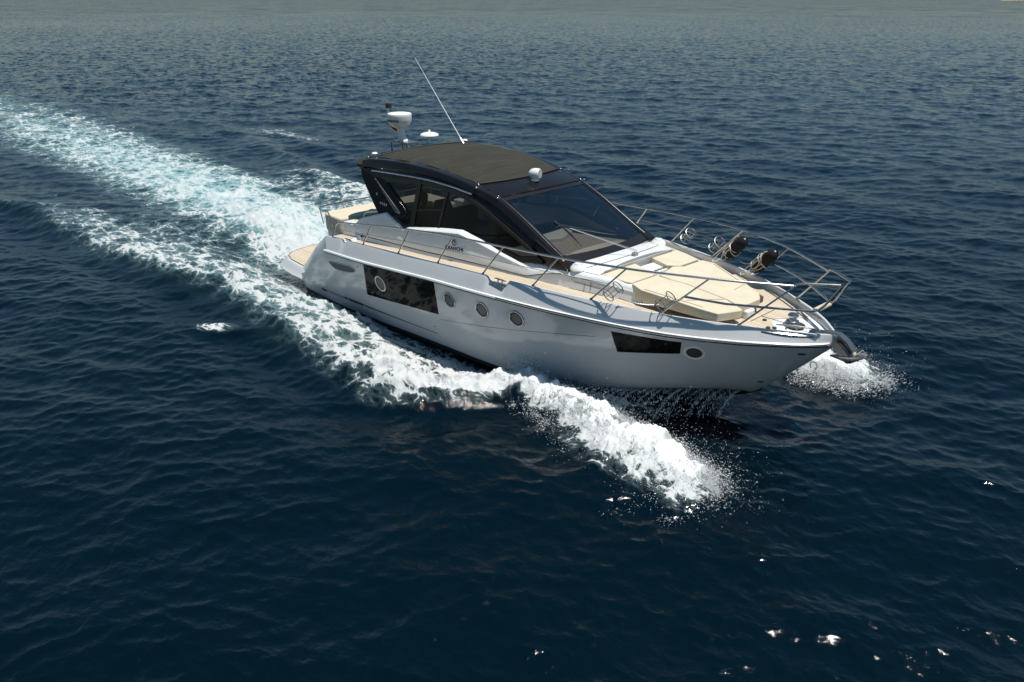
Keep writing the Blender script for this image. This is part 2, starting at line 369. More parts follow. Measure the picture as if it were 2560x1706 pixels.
def build_sea():
    C0 = np.array([CAM.x + 0.8, CAM.y - 0.8]); hd = math.atan2(0.68, -0.733)
    ncol = 1250; ang = hd + np.radians(np.linspace(58, -58, ncol))
    h = CAM.z - SEA; r = [2.2]
    while r[-1] < 6500:
        rr = r[-1]; dr = rr*0.0016 + rr*rr/h*0.00040
        r.append(rr + min(max(dr, 0.013), rr*0.05))
    r = np.array(r); nr = len(r)
    A, RR = np.meshgrid(ang, r, indexing='ij')
    x = C0[0] + RR*np.cos(A); y = C0[1] + RR*np.sin(A)
    dr = np.gradient(r)[None, :]*np.ones_like(A); sp = np.maximum(dr, RR*np.radians(116/ncol))
    X, Y, Z, foam, aer, lost, vast = sea_at(x, y, sp)
    co = np.stack([X, Y, Z], -1).reshape(-1, 3).astype(np.float32)
    i, j = np.meshgrid(np.arange(ncol - 1), np.arange(nr - 1), indexing='ij'); a = (i*nr + j).ravel()
    quads = np.stack([a, a + 1, a + nr + 1, a + nr], -1).astype(np.int32)   # facing up
    me = bpy.data.meshes.new("sea"); n = len(quads)
    me.vertices.add(len(co)); me.vertices.foreach_set("co", co.ravel())
    me.loops.add(n*4); me.loops.foreach_set("vertex_index", quads.ravel())
    me.polygons.add(n); me.polygons.foreach_set("loop_start", np.arange(0, n*4, 4, dtype=np.int32))
    me.polygons.foreach_set("use_smooth", np.ones(n, dtype=bool))
    for nm, arr in (("foam", foam), ("aer", aer), ("lost", lost), ("vast", vast)):
        at = me.attributes.new(nm, 'FLOAT', 'POINT'); at.data.foreach_set("value", arr.ravel().astype(np.float32))
    me.update(); me.validate()
    o = bpy.data.objects.new("sea", me); COL.objects.link(o); o["kind"] = "structure"
    me.materials.append(sea_mat())
    print("sea", len(co), nr)
    return o

def attr(m, nm): return nd(m, "ShaderNodeAttribute", attribute_name=nm).outputs["Fac"]
def edge(m, vec, scale, rnd=1.0):
    v = nd(m, "ShaderNodeTexVoronoi", feature='DISTANCE_TO_EDGE'); lk(m, vec, v.inputs["Vector"]); v.inputs["Scale"].default_value = scale
    v.inputs["Randomness"].default_value = rnd
    return v.outputs["Distance"]
def foam_pattern(m, p):
    """lacy white-water pattern in about 0..1"""
    w1 = nd(m, "ShaderNodeTexNoise"); w1.inputs["Scale"].default_value = 1.3; w1.inputs["Detail"].default_value = 5; lk(m, p, w1.inputs["Vector"])
    ctr = nd(m, "ShaderNodeVectorMath", operation='SUBTRACT'); lk(m, w1.outputs["Color"], ctr.inputs[0]); ctr.inputs[1].default_value = (.5, .5, .5)
    wp = nd(m, "ShaderNodeVectorMath", operation='MULTIPLY_ADD'); lk(m, ctr.outputs[0], wp.inputs[0]); wp.inputs[1].default_value = (0.75, 0.6, 0.3); lk(m, p, wp.inputs[2])
    q = scalev(m, wp.outputs[0], (0.75, 1.25, 0.6))
    e1 = remap(m, edge(m, q, 2.1), 0.0, 0.30, 1.0, 0.0); e2 = remap(m, edge(m, q, 5.6), 0.0, 0.26, 1.0, 0.0); e3 = remap(m, edge(m, q, 15.0), 0.0, 0.28, 1.0, 0.0)
    n1 = noise(m, q, 1.5, 9, 0.66); n2 = noise(m, q, 9.0, 6, 0.7)
    s = mth(m, 'MULTIPLY', e1, 0.27); s = mth(m, 'MULTIPLY_ADD', e2, 0.20, s); s = mth(m, 'MULTIPLY_ADD', e3, 0.11, s)
    s = mth(m, 'MULTIPLY_ADD', n1, 0.46, s); s = mth(m, 'MULTIPLY_ADD', n2, 0.16, s)
    return s, n2
def sea_mat():
    m = mat("sea_water", (0.002, 0.009, 0.018), 0.05, 0.0, 0.0, 1.333); b = bsdf(m)
    p = pos(m); dens = attr(m, "foam"); aer = attr(m, "aer")
    s, n2 = foam_pattern(m, p)
    f = remap(m, mth(m, 'ADD', mth(m, 'MULTIPLY', dens, 1.0), s), 1.06, 1.26)
    f = mth(m, 'MULTIPLY', f, remap(m, dens, 0.10, 0.32))
    f = mth(m, 'MULTIPLY', f, mth(m, 'SUBTRACT', 1.0, mth(m, 'MULTIPLY', aer, remap(m, dens, 0.55, 0.95, 0.45, 0.10))))
    thin = remap(m, mth(m, 'ADD', dens, s), 0.70, 1.16)
    thin = mth(m, 'MULTIPLY', thin, remap(m, dens, 0.10, 0.4))
    patch = noise(m, p, 0.07, 3, 0.5)
    deep = mixc(m, remap(m, patch, 0.3, 0.7), (0.0000, 0.0036, 0.0070), (0.0001, 0.0050, 0.0092))
    col = mixc(m, mth(m, 'MULTIPLY', aer, mth(m, 'MULTIPLY_ADD', thin, 0.70, 0.22)), deep, (0.20, 0.42, 0.42))
    col = mixc(m, mth(m, 'MULTIPLY', thin, mth(m, 'MULTIPLY_ADD', aer, 0.55, 0.14)), col, (0.36, 0.50, 0.51))
    white = mixc(m, remap(m, dens, 0.85, 1.2), (0.58, 0.59, 0.585), (0.88, 0.89, 0.88))
    col = mixc(m, f, col, white)
    lk(m, col, b.inputs["Base Color"])
    lk(m, remap(m, f, 0.0, 1.0, 0.078, 0.8), b.inputs["Roughness"])
    # wind ripples finer than the modelled waves
    r1 = noise(m, scalev(m, p, (1.0, 1.35, 1.0)), 7.5, 5, 0.62, 0.3); r2 = noise(m, scalev(m, p, (1.3, 1.0, 1.0)), 26.0, 3, 0.6)
    gust = remap(m, noise(m, p, 0.16, 4, 0.6), 0.3, 0.7, 0.35, 1.25)
    hgt = mth(m, 'MULTIPLY', mth(m, 'MULTIPLY_ADD', r2, 0.20, r1), gust)
    hgt = mth(m, 'ADD', hgt, mth(m, 'MULTIPLY', mth(m, 'MULTIPLY', f, n2), 3.0))
    bn = bump(m, hgt, 0.55, 0.022)
    # chop too small for the mesh in the distance: the facets are tilted at random about the mean surface
    nz = nd(m, "ShaderNodeTexNoise"); nz.inputs["Scale"].default_value = 1.7; nz.inputs["Detail"].default_value = 8; nz.inputs["Roughness"].default_value = 0.72
    lk(m, scalev(m, p, (0.8, 1.15, 1.0)), nz.inputs["Vector"])
    ce = nd(m, "ShaderNodeVectorMath", operation='SUBTRACT'); lk(m, nz.outputs["Color"], ce.inputs[0]); ce.inputs[1].default_value = (.5, .5, .5)
    calm = remap(m, noise(m, scalev(m, p, (1.0, 1.0, 1.0)), 0.014, 5, 0.6), 0.32, 0.68, 1.3, 2.6)
    am = mth(m, 'MULTIPLY', attr(m, "lost"), calm)
    sc = nd(m, "ShaderNodeVectorMath", operation='SCALE'); lk(m, ce.outputs[0], sc.inputs[0]); lk(m, am, sc.inputs["Scale"])
    ng = nd(m, "ShaderNodeTexNoise"); ng.inputs["Scale"].default_value = 0.05; ng.inputs["Detail"].default_value = 5; ng.inputs["Roughness"].default_value = 0.7
    lk(m, p, ng.inputs["Vector"])
    cg = nd(m, "ShaderNodeVectorMath", operation='SUBTRACT'); lk(m, ng.outputs["Color"], cg.inputs[0]); cg.inputs[1].default_value = (.5, .5, .5)
    sg = nd(m, "ShaderNodeVectorMath", operation='SCALE'); lk(m, cg.outputs[0], sg.inputs[0]); lk(m, mth(m, 'MULTIPLY', attr(m, "vast"), 0.7), sg.inputs["Scale"])
    su = nd(m, "ShaderNodeVectorMath", operation='ADD'); lk(m, sc.outputs[0], su.inputs[0]); lk(m, sg.outputs[0], su.inputs[1])
    fl = scalev(m, su.outputs[0], (1.0, 1.0, 0.0))
    ad = nd(m, "ShaderNodeVectorMath", operation='ADD'); lk(m, fl, ad.inputs[0]); lk(m, nd(m, "ShaderNodeNewGeometry").outputs["Normal"], ad.inputs[1])
    nn = nd(m, "ShaderNodeVectorMath", operation='NORMALIZE'); lk(m, ad.outputs[0], nn.inputs[0]); lk(m, nn.outputs[0], bn.inputs["Normal"])
    # far off, the wave fronts turned to the viewer show the deep water, in streaks
    df = nd(m, "ShaderNodeBsdfDiffuse"); df.inputs[0].default_value = (0.004, 0.011, 0.018, 1)
    mx = nd(m, "ShaderNodeMixShader"); pt = noise(m, p, 0.075, 9, 0.74)
    lk(m, mth(m, 'MULTIPLY', attr(m, "vast"), remap(m, pt, 0.34, 0.64, 0.0, 0.26)), mx.inputs[0])
    lk(m, b.outputs[0], mx.inputs[1]); lk(m, df.outputs[0], mx.inputs[2]); lk(m, mx.outputs[0], m.node_tree.nodes["Material Output"].inputs[0])
    return m
SEA_OBJ = build_sea()

# distant shore just touching the top right of the view
def build_shore():
    pts = []; mb = MB()
    def at(px, r, z):
        psi = R(-47.1) + math.atan((px - 1280)/1991.0); return (CAM.x + r*math.sin(psi), CAM.y + r*math.cos(psi), z)
    rows = []
    for k in range(90):
        t = k/89; px = 2405 + 900*t; r0 = 1450 - 560*min(1, t*4.5) - 40*t
        prof = [(0, -1.0), (6, 1.4 + random.random()*1.5), (16, 2.5 + 1.5*random.random()), (40, 4 + 1.2*math.sin(k*0.5) + random.random()), (120, 5 + 1.5*math.sin(k*0.21)), (320, 7 + 2*math.sin(k*0.13)), (600, 6)]
        g = min(1, t*9 + 0.08)
        rows.append([at(px, r0 + a, SEA + (b*g if b > 0 else b)) for a, b in prof])
    mb.grid(rows)
    m = mat("dry_rock", (0.42, 0.31, 0.17), 0.95)
    lk(m, mixc(m, remap(m, noise(m, pos(m), 0.09, 6, 0.65), 0.4, 0.62), (0.46, 0.35, 0.20), (0.12, 0.11, 0.06)), bsdf(m).inputs["Base Color"])
    o = mb.build("land", m, recalc=True); o["kind"] = "structure"
build_shore()
# ================================================================== the yacht
BX = [0, 2.2, 3.5, 5, 6.5, 7.5, 8.3, 9.16, 10.16, 11.18, 12.14, 12.75, 13.05, 13.17]
BY = [1.60, 1.80, 1.88, 1.93, 1.94, 1.92, 1.87, 1.76, 1.56, 1.26, 0.80, 0.42, .14, 0.005]
BZ = [1.35, 1.45, 1.59, 1.72, 1.84, 1.91, 1.945, 1.975, 1.975, 1.965, 1.95, 1.93, 1.91, 1.90]
RX = [0,3.47,4.96,6.16,7.2,8.42,9.4,10.12,10.9,11.57,12.17,12.71,13.17]
RZ = [1.0,1.32,1.43,1.54,1.625,1.68,1.705,1.72,1.728,1.733,1.75,1.775,1.778]
CX = [0,1.9,3.3,4.95,6.1,7.3,8.2,8.98,9.48,10.24,10.69,11.1,11.31,11.64,12.0,12.24,12.45,12.68,13.0,13.17]
CY = [1.6,1.68,1.72,1.73,1.72,1.69,1.62,1.46,1.28,1.03,.85,.65,.53,.22,.03,.02,.015,.01,.01,.004]
CZ = [.1,.05,.07,.14,.21,.26,.27,.30,.31,.40,.49,.58,.615,.62,.645,.81,1.01,1.24,1.58,1.768]
def Yb(x): return float(spl(x, BX, BY))
def Zb(x): return float(spl(x, BX, BZ))
def Yr(x): return Yb(x) + float(interp(x, [11, 12.3, 13.0, 13.17], [.125, .11, .06, .012]))
def Zr(x): return float(spl(x, RX, RZ))
def Yc(x): return float(spl(x, CX, CY))
def Zc(x): return float(spl(x, CX, CZ))
def hullY(x, z):
    zc, zr = Zc(x), Zr(x)
    t = min(max((z - zc) / max(zr - zc, 1e-3), 0), 1)
    return Yc(x) + (Yr(x) - Yc(x)) * t**float(interp(x, [2, 7, 10, 12.5], [.8, .8, .72, .72]))
def Zd(x): return Zb(x) - float(interp(x, [3.5, 6, 9, 13], [.065, .08, .12, .10]))   # deck level
def RT(x): return float(interp(x, [2.5, 4, 5, 6, 7.06, 7.57, 8.4, 9.23, 9.6], [1.36, 1.34, 1.3, 1.22, 1.12, 1.07, 1.08, 1.10, 1.1]))
def CH(x): return float(spl(x, [1, 2, 3, 6, 7, 8, 9, 10, 11, 12], [1.3, 1.42, 1.48, 1.48, 1.42, 1.32, 1.18, 1.0, .75, .3]))
E1X = [3.4, 3.75, 4.05, 4.3, 4.8, 5.3, 5.8, 6.22, 6.85, 7.14, 7.57, 8.07, 8.57, 8.94, 9.23, 9.4]
E1Z = [2.94, 3.03, 3.12, 3.165, 3.205, 3.22, 3.21, 3.18, 3.095, 3.035, 2.94, 2.745, 2.505, 2.32, 2.19, 2.11]
def E1(x): return float(spl(x, E1X, E1Z))
def E2(x): return float(spl(x, [4.05, 4.54, 5.0, 5.77, 6.2, 6.58, 7.1, 7.63, 8.11, 8.62, 8.87, 9.3], [2.84, 2.85, 2.895, 2.965, 2.965, 2.93, 2.84, 2.66, 2.48, 2.25, 2.165, 2.16]))
def ZW(x): return float(interp(x, [4.65, 5.17, 5.5, 5.88, 6.5, 7.0, 7.49, 7.95, 8.31, 8.6, 8.87, 9.3], [2.2, 2.19, 2.08, 2.13, 2.22, 2.285, 2.22, 2.14, 2.06, 2.11, 2.13, 2.17]))
def yS(x, z):
    t = (z - 2.1)/.85
    return (CH(x) - .05)*(1 - t) + (RT(x) + .05)*t
def roofZ(x, y):
    w = RT(x) - .13
    return E1(x) + .015 + .06*(1 - min(1, abs(y)/w)**2)

Y = thing("motor_yacht", (6.6, 0, SEA), "white and silver motor yacht with a black cabin top and olive cloth roof, under way", "motor yacht")

# ---- hull ---------------------------------------------------------------
def zrh(x): return min(Zr(x), float(interp(x, [1.9, 2.1, 3.53, 3.6], [.40, .475, 1.325, 9])))
mb = MB(); xs = list(np.linspace(1.9, 11.5, 90)) + list(np.linspace(11.6, 13.17, 30))
for s in (-1, 1):
    rows = []
    for x in xs:
        zc, zt = Zc(x), max(zrh(x), Zc(x) + .004)
        rows.append([(x, s*hullY(x, zc + (zt - zc)*t), zc + (zt - zc)*t) for t in np.linspace(0, 1, 15)])
    mb.grid(rows)
r0 = [(1.9, -hullY(1.9, z), z) for z in np.linspace(Zc(1.9), .40, 8)]
mb.poly(r0 + [(p[0], -p[1], p[2]) for p in r0[::-1]])
mb.build("hull", M['hull'], Y, recalc=False)
# bottom, black, below the chine
mb = MB()
for s in (-1, 1):
    rows = []
    for x in np.linspace(1.9, 12.2, 90):
        yc, zc = Yc(x), Zc(x); zk = float(interp(x, [1.9, 6, 8.5, 10, 11.2, 12.0, 12.2], [-.62, -.62, -.50, -.18, .22, .60, .74]))
        dk = .085*min(1, max(.0, (11.0 - x)/3)); ys = max(yc - .02, 0.0)
        rows.append([(x, s*yc, zc), (x, s*(ys + .012), zc - dk*.6), (x, s*ys, zc - dk), (x, s*ys*.85, zc - dk - (zc - dk - zk)*.15), (x, s*ys*.4, zk + (zc - zk)*.35), (x, 0, min(zk, zc - .005))])
    mb.grid(rows)
mb.build("hull_bottom", M['bottom'], Y, recalc=False)
# bulwark with its slanted after end; midship and stern notches for the cleats
def notch(x): return -.075*(float(smooth(8.24, 8.34, x))*float(smooth(8.74, 8.66, x))) - .05*(float(smooth(3.95, 4.0, x))*float(smooth(4.2, 4.12, x)))
def bul(s):
    mb = MB(); rows = []; T = np.linspace(0, 1, 7)
    us = np.unique(np.concatenate([np.linspace(0, 1, 110), (np.linspace(8.2, 8.78, 16) - 3.3)/9.87, (np.linspace(3.9, 4.24, 12) - 3.3)/9.87]))
    for u in us:
        row = []
        for t in T:
            x0 = 3.53 - .24*t; x = x0 + (13.17 - x0)*u
            z0, z1 = Zr(x), Zb(x) - .018 + notch(x)
            yb = Yb(x); yr = Yr(x)
            row.append((x, s*(yr + (yb - yr)*(t**1.08)), z0 + (z1 - z0)*t))
        x = 3.29 + (13.17 - 3.29)*u; yb = Yb(x); zt = Zb(x) + notch(x); w = min(.05, yb*.6)
        row += [(x, s*max(yb - .012, 0), zt), (x, s*max(yb - w, 0), zt), (x, s*max(yb - w - .012, 0), zt - .02), (x, s*max(yb - w - .012, 0), Zd(x) - .02)]
        rows.append(row)
    mb.grid(rows)
    # after wing running down to the platform
    o = [(3.29, 1.87, 1.545), (2.95, 1.85, 1.32), (2.60, 1.81, 1.06), (2.22, 1.75, .77), (1.90, 1.70, .53)]
    i = [(3.53, 2.0, 1.325), (3.18, 1.965, 1.11), (2.82, 1.915, .895), (2.45, 1.855, .68), (2.12, 1.79, .485)]
    th = .10
    rows = []
    for a, b in zip(o, i):
        rows.append([(b[0], s*(b[1] - .12), b[2]), (b[0], s*b[1], b[2]), (a[0], s*a[1], a[2]), (a[0] - .02, s*(a[1] - .02), a[2] + .008), (a[0] - .02, s*(a[1] - th), a[2] + .008), (a[0] + .03, s*(a[1] - th - .02), a[2] - .1)])
    mb.grid(rows)
    mb.add([rows[-1][k] for k in range(6)], [(0, 1, 2, 3, 4, 5)])
    ob = mb.build("bulwark", M['hull'], Y, sharp=28)
    return ob
both(bul)
def rub(s):
    pts = [(x, s*(Yr(x) + .012), Zr(x)) for x in np.linspace(3.45, 13.12, 90)]
    mb = MB()
    rows = [[(x, s*(abs(y) - .02), z + .028), (x, s*(abs(y) + .016), z + .024), (x, s*(abs(y) + .024), z + .004), (x, s*(abs(y) + .016), z - .012), (x, s*(abs(y) - .02), z - .014)] for x, y, z in pts]
    mb.grid(rows); mb.build("rub_rail", M['white'], Y)
    mb = MB(); mb.grid([[(x, s*(abs(y) - .015), z - .014), (x, s*(abs(y) + .006), z - .016), (x, s*(abs(y) + .004), z - .034), (x, s*(abs(y) - .02), z - .036)] for x, y, z in pts])
    mb.build("rub_rail_shadow_strip", M['rubber'], Y)  # dark strip put in for the shadow line below the rub rail
    mb = MB(); mb.tube([(x, s*(Yr(x) + .030), Zr(x) + .012) for x in np.linspace(8.6, 13.1, 60)], .010, 6); mb.build("steel_strip", M['steel'], Y)
both(rub)

# ---- deck ---------------------------------------------------------------
def sheet(xs, yf, zf, ny=9):
    return [[(x, y, zf(x, y)) for y in np.linspace(-yf(x), yf(x), ny)] for x in xs]
mb = MB(); mb.grid(sheet(np.linspace(3.2, 13.1, 90), lambda x: max(Yb(x) - .055, .01), lambda x, y: Zd(x))); mb.build("deck", M['white'], Y)
mb = MB()
for s in (-1, 1):
    rows = []
    for x in np.linspace(4.1, 12.50, 90):
        yo = Yb(x) - .085; yi = min(CH(x) + .03, yo - .02) if x < 10.9 else max(0.0, (x - 12.2)/.30*.42 if x > 12.2 else 0)
        if yi > yo: yi = yo
        rows.append([(x, s*(yi + (yo - yi)*t), Zd(x) + .006) for t in np.linspace(0, 1, 4)])
    mb.grid(rows)
mb.build("teak_deck", M['teak'], Y)
# locker hatch seam and foot buttons on the foredeck
mb = MB(); zf = Zd(12.1) + .010
mb.tube([(12.05, -.30, zf), (12.04, .36, zf)], .005, 4); mb.tube([(12.05, -.02, zf), (12.45, -.0, zf)], .004, 4)
mb.build("locker_seam", M['rubber'], Y)
for x, y in ((12.34, -.33), (12.16, -.12), (12.40, -.27)):
    MB().lathe([(.001, 0), (.032, 0), (.032, .012), (.02, .02), (.001, .02)], (x, y, Zd(x) + .006), n=12).build("foot_switch", M['rubber'], Y)

# ---- swim platform ---------------------------------------------------------
half = [(2.0, 1.60), (1.45, 1.60), (.95, 1.56), (.62, 1.45), (.42, 1.25), (.30, .9), (.24, .45)]
outl = [(x, -y) for x, y in half] + [(.22, 0)] + [(x, y) for x, y in half[::-1]]
def ring(off, z):
    c = np.array([1.6, 0]); r = []
    for x, y in outl:
        d = np.array([x, y]) - c; L = np.hypot(*d); n = d/L
        r.append((x + n[0]*off if x < 1.9 else x, y + n[1]*off, z))
    return r
mb = MB(); rr = [ring(-.10, .452), ring(-.02, .448), ring(.0, .43), ring(.06, .36), ring(.12, .275), ring(.15, .255), ring(.15, .225), ring(.10, .20)]
rr.append([(1.2 + (x - 1.2)*.0 + .75, y*1.02, .10) for x, y in outl]); rr[-1] = [(1.97, max(-1.66, min(1.66, y)), .06) for x, y in outl]
mb.grid([list(p) for p in zip(*rr)]); mb.poly(ring(-.10, .452)); mb.build("swim_platform", M['hull'], Y, sharp=40)
MB().poly(ring(-.08, .459)).build("platform_teak", M['teak'], Y)
MB().tube(ring(-.065, .457), .006, 5).build("platform_trim", M['plinth'], Y)
both(lambda s: MB().tube([(1.72, s*1.55, .50), (2.1, s*1.585, .76), (2.72, s*1.70, 1.20), (2.88, s*1.73, 1.36)], .013, 7).build("boarding_handrail", M['steel'], Y))
# stern garage block, seats, sun bed
MB().box(2.42, 3.75, -1.32, 1.32, .44, 1.50).build("garage", M['hull'], Y, bevel=.05)
def cushion(name, pts, z0, z1, bev=.045, mt='cushion', z1f=None):
    a = [(x, y, z0) for x, y in pts]; b = [(x, y, z1 if z1f is None else z1f(x, y)) for x, y in pts]
    return MB().prism(a, b).build(name, M[mt], Y, bevel=bev, sharp=25)
cushion("stern_sun_cushion", [(2.36, -1.30), (2.36, 1.30), (2.55, 1.40), (3.22, 1.40), (3.22, -1.0), (3.10, -1.40), (2.55, -1.40)], 1.44, 1.80, .05)
cushion("stern_seat_cushion", [(3.30, -1.42), (3.30, 1.3), (3.62, 1.3), (3.62, -1.42)], 1.62, 1.80, .06)
MB().box(3.46, 3.86, -1.53, -1.34, 1.38, 1.83).build("gate_post", M['white'], Y, bevel=.015)
MB().box(3.46, 3.86, 1.34, 1.53, 1.38, 1.83).build("gate_post", M['white'], Y, bevel=.015)
def steps(s):
    a = [(3.36, s*1.80, 1.47), (4.06, s*1.74, 1.53), (3.96, s*1.5, 1.53), (3.36, s*1.5, 1.47)]
    MB().prism(a, [(x, y, z + .075) for x, y, z in a]).build("side_step", M['white'], Y, bevel=.012)
    MB().poly([(3.40, s*1.76, 1.552), (3.96, s*1.71, 1.606), (3.90, s*1.53, 1.603), (3.40, s*1.53, 1.552)]).build("step_teak", M['teak'], Y)
both(steps)
mb = MB(); zr = 1.905
rail = [(2.92, -1.47, 1.60), (2.90, -1.50, 1.82), (2.84, -1.50, zr), (2.46, -1.48, zr), (2.34, -1.38, zr), (2.30, -1.2, zr), (2.28, 0, zr), (2.30, 1.2, zr), (2.34, 1.38, zr), (2.46, 1.48, zr), (2.84, 1.5, zr), (2.90, 1.5, 1.82), (2.92, 1.47, 1.6)]
mb.tube(rail, .014, 8)
for x, y in ((2.46, -1.47), (2.29, -.8), (2.285, 0), (2.29, .8), (2.46, 1.47)): mb.tube([(x, y, zr), (x + .03, y*.97, 1.58)], .012, 7)
mb.build("stern_rail", M['steel'], Y)
both(lambda s: MB().tube([(3.62, s*1.12, 1.82), (3.62, s*1.12, 1.93), (3.72, s*1.12, 2.0), (4.15, s*1.14, 2.10), (4.38, s*1.15, 2.12)], .013, 7).tube([(4.22, s*1.14, 2.11), (4.28, s*1.15, 1.9)], .013, 7).build("grab_rail", M['steel'], Y))

# ---- cabin sides, coach roof -------------------------------------------------
ZRX = [3.85, 3.93, 4.06, 4.50, 4.91, 4.97, 5.45, 5.62, 6.5, 7.02, 7.5, 7.95, 8.38, 8.6, 8.85, 9.2, 10.02, 10.43, 10.62]
ZRZ = [1.86, 1.93, 2.0, 2.135, 2.26, 2.24, 2.055, 2.115, 2.235, 2.295, 2.22, 2.12, 2.035, 1.99, 2.03, 2.11, 2.10, 2.07, 2.05]
def zridge(x): return float(interp(x, ZRX, ZRZ))
def zseam(x): return float(interp(x, [3.85, 6.6, 7.72, 8.55, 9.24, 10.9], [1.66, 1.83, 1.87, 1.88, 2.10, 2.05]))
def side(s):
    mb = MB(); rows = []
    xs = sorted(set(list(np.linspace(3.85, 10.62, 120)) + ZRX))
    for x in xs:
        zd, zr, zs = Zd(x) - .02, zridge(x), min(zseam(x), zridge(x) - .05)
        c = CH(x); mid = (zs + zr)/2 + .02
        if x < 5.5: top = [(x, s*(c - .025), zr + .012), (x, s*(c - .17), zr + .012), (x, s*(c - .20), 1.2)]
        elif x < 8.6: top = [(x, s*(c - .022), zr + .01), (x, s*(c - .095), max(zr + .045, ZW(x) + .012)), (x, s*(c - .13), 1.6)]
        else:
            k = float(smooth(8.6, 9.25, x)); ci = c - .02 - .10*k
            top = [(x, s*(c - .018), zr + .01), (x, s*(c - .075 - .03*k), zr + .03 + .05*(1 - k)), (x, s*(c - .15), 1.7)]
        dent = .012
        rows.append([(x, s*(c + .06), zd), (x, s*(c + .035 - dent), zs - .012), (x, s*(c + .03), zs), (x, s*(c + .020), mid - .03), (x, s*(c + .006), mid), (x, s*c, zr - .012)] + top)
    # slanted front end of the trunk
    x = 10.86; zd = Zd(x) - .02; c = CH(x)
    rows.append([(x, s*(c + .05), zd)] + [(10.62 + .24*(1 - t), s*(CH(10.7) + .02), zd + (2.03 - zd)*t) for t in (.35, .4, .6, .65, .97)] + [(10.62, s*(CH(10.62) - .02), 2.05), (10.62, s*(CH(10.62) - .1), 2.06), (10.62, s*(CH(10.62) - .15), 1.7)])
    mb.grid(rows); mb.poly(rows[0]); mb.build("cabin_side", M['white'], Y, sharp=24)
    # dark seam under the moulding
    MB().tube([(x, s*(CH(x) + .033), min(zseam(x), zridge(x) - .05) - .004) for x in np.linspace(3.9, 9.22, 70)], .008, 5).build("moulding_seam", M['plinth'], Y)
    # vent bolt
    MB().lathe([(.001, 0), (.03, 0), (.024, .015), (.001, .018)], (4.12, s*(CH(4.1) + .05), 1.66), (0, s, 0), 12).build("drain_fitting", M['rubber'], Y)
    # side-locker recess line forward
    lp = lambda pts: [(x, s*(CH(x) + .05 + (1.98 - z)*.02), z) for x, z in pts]
    MB().tube(lp([(9.42, 2.02), (9.50, 2.06), (9.75, 2.055), (9.98, 2.03), (10.02, 1.99), (9.95, 1.96), (9.7, 1.975), (9.5, 1.985)]), .004, 4, closed=True).tube(lp([(9.66, 1.965), (9.655, 1.83), (9.70, 1.80), (9.76, 1.83), (9.775, 2.03)]), .004, 4).build("locker_outline", M['rubber'], Y)
both(side)
def ctop(x): return float(interp(x, [9.0, 9.33, 9.82], [2.15, 2.195, 2.225]))
def ctopz(x, y):
    w = CH(x) - .07; k = min(1, abs(y)/w)
    return ctop(x)*(1 - k**2.2) + (zridge(x) + .032)*k**2.2
mb = MB(); mb.grid(sheet(np.linspace(8.75, 9.82, 16), lambda x: CH(x) - .07, ctopz, 25))
mb.build("coach_roof", M['white'], Y, sharp=30)
MB().grid([[(9.82, y, ctopz(9.82, y) - .002) for y in np.linspace(-.96, .96, 25)], [(9.79, y, 1.99) for y in np.linspace(-.96, .96, 25)]]).build("recess_wall", M['grey'], Y)  # white wall coloured grey to stand for its shade
mb = MB(); mb.grid(sheet(np.linspace(9.80, 10.8, 10), lambda x: CH(x) - .08, lambda x, y: 2.0 - (x - 9.8)*.06)); mb.build("sunbed_floor", M['white'], Y)
# thin seam across the coach roof and grey recess lip
MB().tube([(9.66 - .16*(y/.9)**2, y, ctopz(9.66 - .16*(y/.9)**2, y) + .003) for y in np.linspace(-1.02, 1.02, 30)], .006, 4).build("roof_seam", M['plinth'], Y)
MB().tube([(9.832, y, 2.175) for y in np.linspace(-.86, .86, 8)], .008, 6).build("recess_lip", M['grey'], Y)

# ---- fore sun bed ------------------------------------------------------------
ppl = [(10.70, -.86), (11.50, -.66), (11.72, -.60), (11.78, -.30), (11.76, -.16), (11.62, -.12), (11.62, -.02), (11.76, -.0), (11.76, .50), (11.5, .62), (10.70, .84)]
MB().prism([(x, y, 1.82) for x, y in ppl], [(x, y, 1.945) for x, y in ppl]).build("sunbed_plinth", M['plinth'], Y)
MB().box(11.70, 11.98, -.28, -.08, 1.83, 1.97).build("foot_step", M['white'], Y, bevel=.03)
def zp(x, y): return float(interp(x, [9.6, 10.4, 11.0, 12.0], [2.135, 2.125, 2.10, 2.055]))
cushion("sun_cushion", [(9.88, .12), (9.70, .36), (9.66, .92), (9.74, 1.01), (10.36, .83), (10.36, .33), (10.20, .20)][1:] , 2.005, 0, .014, z1f=zp)
cushion("sun_cushion", [(9.71, -.90), (9.70, -.08), (10.32, -.24), (10.36, -.34), (10.36, -.86), (10.28, -.89)][0:], 2.005, 0, .014, z1f=zp)
cushion("sun_cushion", [(10.385, -.88), (10.40, -.31), (10.52, -.30), (10.64, -.30), (10.88, -.255), (11.64, -.315), (11.98, -.44), (12.0, -.50), (11.86, -.86), (11.60, -.90), (10.64, -.985)], 1.935, 0, .014, z1f=zp)
cushion("sun_cushion", [(10.44, -.27), (10.30, .22), (10.42, .36), (10.42, .84), (10.64, .88), (11.46, .48), (11.82, .26), (11.93, .10), (11.93, -.18), (11.90, -.39), (11.65, -.30), (10.88, -.24), (10.66, -.28)], 1.935, 0, .014, z1f=zp)
# stitched seams
piping = mat("tan_piping", (0.33, 0.25, 0.15), 0.8)
for sm in ([(11.50, .10), (11.47, .44)], [(10.66, .82), (11.44, .43)], [(11.30, -.80), (11.62, -.34)], [(10.66, -.93), (11.2, -.87), (11.6, -.82)]):
    MB().tube([(x, y, zp(x, 0) + .001) for x, y in sm], .006, 4).build("cushion_seam", piping, Y)
